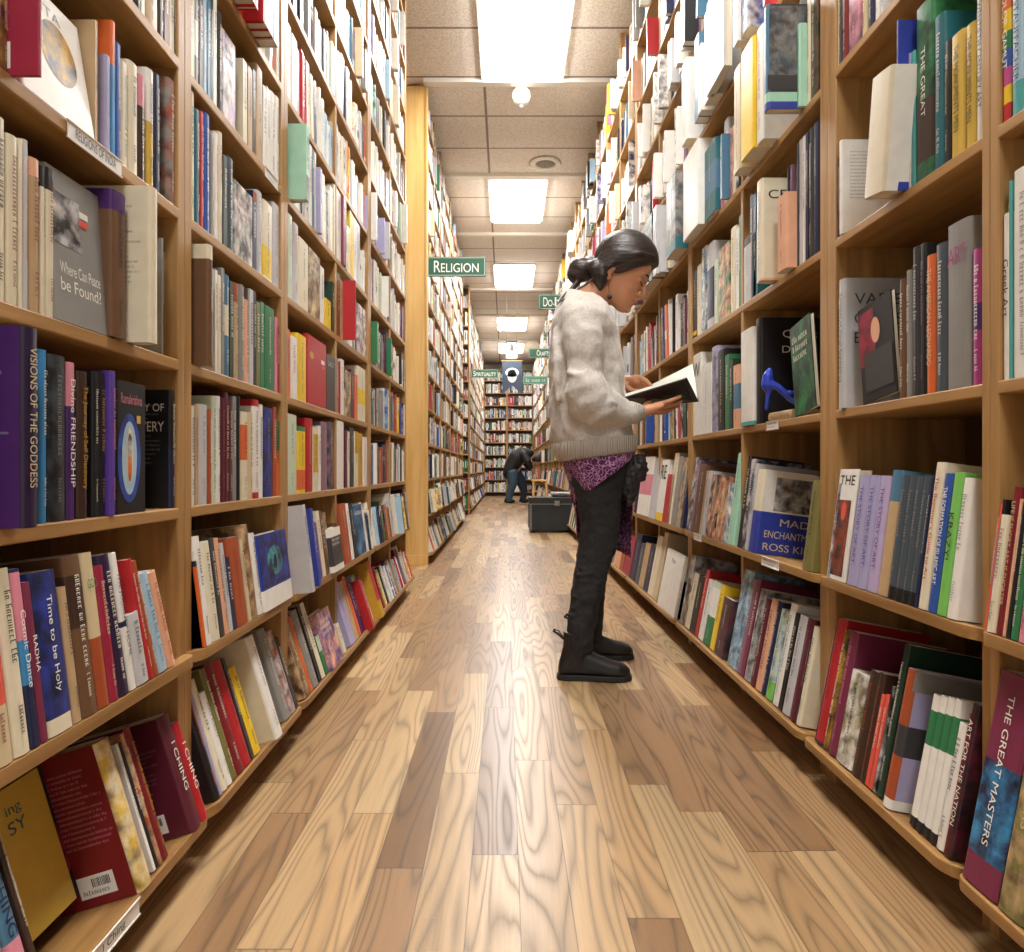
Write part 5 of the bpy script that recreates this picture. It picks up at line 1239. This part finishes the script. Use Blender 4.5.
def pagebl(a, b, c, d, th):
    n_ = (b-a).cross(d-a).normalized(); n_ = n_ if n_.z > 0 else -n_
    A, B = inset(a, b, .015), inset(a, b, .985); D_, C_ = inset(d, c, .015), inset(d, c, .985)
    D_ = inset(A, D_, .96); C_ = inset(B, C_, .96)
    K = 8; RR = []
    for i in range(K+1):
        u = i/K; h = th*(.35+.65*math.sin(min(1, u*2.2)*PI/2)) * (1-.15*u)
        p, q = A.lerp(D_, u), B.lerp(C_, u)
        RR.append([E2 @ (p+n_*.003), E2 @ (q+n_*.003), E2 @ (q+n_*(.003+h)), E2 @ (p+n_*(.003+h))])
    mb.rings(RR)
pagebl(S0, S1, N1, N0, .012); pagebl(S0, S1, G1, G0, .016)
link('page_block', mb.mesh('page_block', [plain('open_pages', 'E6E8DA', .8)]), e)
mb = MB(); r = random.Random(4)
for i in range(4):
    a = inset(inset(S0, S1, .12), inset(N0, N1, .12), .2+.15*i)
    X_ = (S1-S0).normalized(); Y_ = ((N0-S0)-X_*(N0-S0).dot(X_)).normalized()
    nn = X_.cross(Y_).normalized(); nn = nn if nn.y < 0 else -nn
    if i > 1: strokes(mb, E2 @ (a+nn*.0012+X_*.1), X_, Y_, .08, .008, r)
link('lettering', mb.mesh('lettering', [ink('8A8065')]), e)
# ---------------------------------------------------------------- bending shopper
YB = 15.7
man = empty('person', (PX(516, 503, YB).x, YB, 0), 'person in black jacket and jeans bending toward the low shelves far down the aisle', 'person')
iv = Matrix.Translation((-man.location.x, -YB, 0))
def ml(nm, mb_, mat, vox=None):
    o = link(nm, mb_.mesh(nm, [mat], smooth=True), man); o.matrix_parent_inverse = iv
    return remesh(o, vox, 2) if vox else o
mb = MB()
tube(mb, [PX(512, 474, YB), PX(516, 464, YB), PX(523, 455, YB)], [.13, .14, .15], 14)
tube(mb, [PX(528, 454, YB), PX(533, 457, YB), PX(537, 460, YB)], [.07, .065, .1], 12); blob(mb, PX(537.5, 460.5, YB), (.12, .09, .11))
tube(mb, [PX(526, 456, YB-.2), PX(529, 463, YB-.25), PX(532, 469, YB-.2), PX(533, 472, YB-.15)], [.05, .045, .035, .04], 10)
for k in range(5): tube(mb, [PX(532.5+.4*k, 471, YB-.18+.02*k), PX(533+.5*k, 474-abs(k-2)*.3, YB-.18+.02*k)], .012, 6)
tube(mb, [PX(511, 476, YB-.1), PX(511, 488, YB-.1), PX(508.5, 501, YB-.1)], [.08, .055, .04], 10)
tube(mb, [PX(519, 476, YB+.1), PX(523, 488, YB+.1), PX(523, 499, YB+.1)], [.08, .055, .04], 10)
ml('body', mb, M['skin'], .014)
M['jacket'] = plain('black_jacket', '1D1D20', .6, bump=.8, bscale=18, var=.3)
mb = MB()
tube(mb, [PX(509, 473, YB), PX(512, 466, YB), PX(517, 458, YB), PX(523, 453.5, YB), PX(529, 453.5, YB)], [(.15, .20), (.18, .22), (.19, .25), (.17, .25), (.11, .16)], 18)
tube(mb, [PX(524, 454, YB-.22), PX(527.5, 461, YB-.28), PX(530.5, 467, YB-.24)], [.10, .085, .06], 12)
tube(mb, [PX(522, 455, YB+.22), PX(526, 463, YB+.28), PX(530, 469, YB+.24)], [.10, .085, .06], 12)
ml('jacket', mb, M['jacket'], .016)
mb = MB(); blob(mb, PX(537.5, 458.8, YB), (.135, .11, .115)); tube(mb, [PX(540, 461, YB), PX(543, 464, YB)], [(.02, .08), (.012, .05)], 10)
ml('cap', mb, M['jacket'], .012)
mb = MB()
tube(mb, [PX(512, 472, YB-.08), PX(512.5, 484, YB-.1), PX(510, 493, YB-.1), PX(508.5, 500, YB-.1)], [.15, .11, .085, .075], 14)
ml('trouser_leg', mb, plain('blue_denim', '3D5568', .8, var=.2), .014)
mb = MB(); tube(mb, [PX(516, 473, YB+.08), PX(522, 484, YB+.1), PX(524, 491, YB+.1), PX(523, 499, YB+.1)], [.14, .11, .085, .07], 14)
ml('trouser_leg', mb, plain('shaded_denim', '2A3340', .8, var=.2), .014)  # far leg's shade painted in as a darker copy of the jeans
for (px_, dy) in ((509.5, -.1), (524.5, .1)):
    a = PX(px_, 503, YB); mb = MB(); blob(mb, (a.x, YB+dy, .05), (.13, .05, .05)); blob(mb, (a.x-.05, YB+dy, .09), (.06, .05, .06)); ml('shoe', mb, M['leather'], .012)
flush_texts()
bpy.context.view_layer.update()
print('objects', len(bpy.data.objects), 'books', NB)
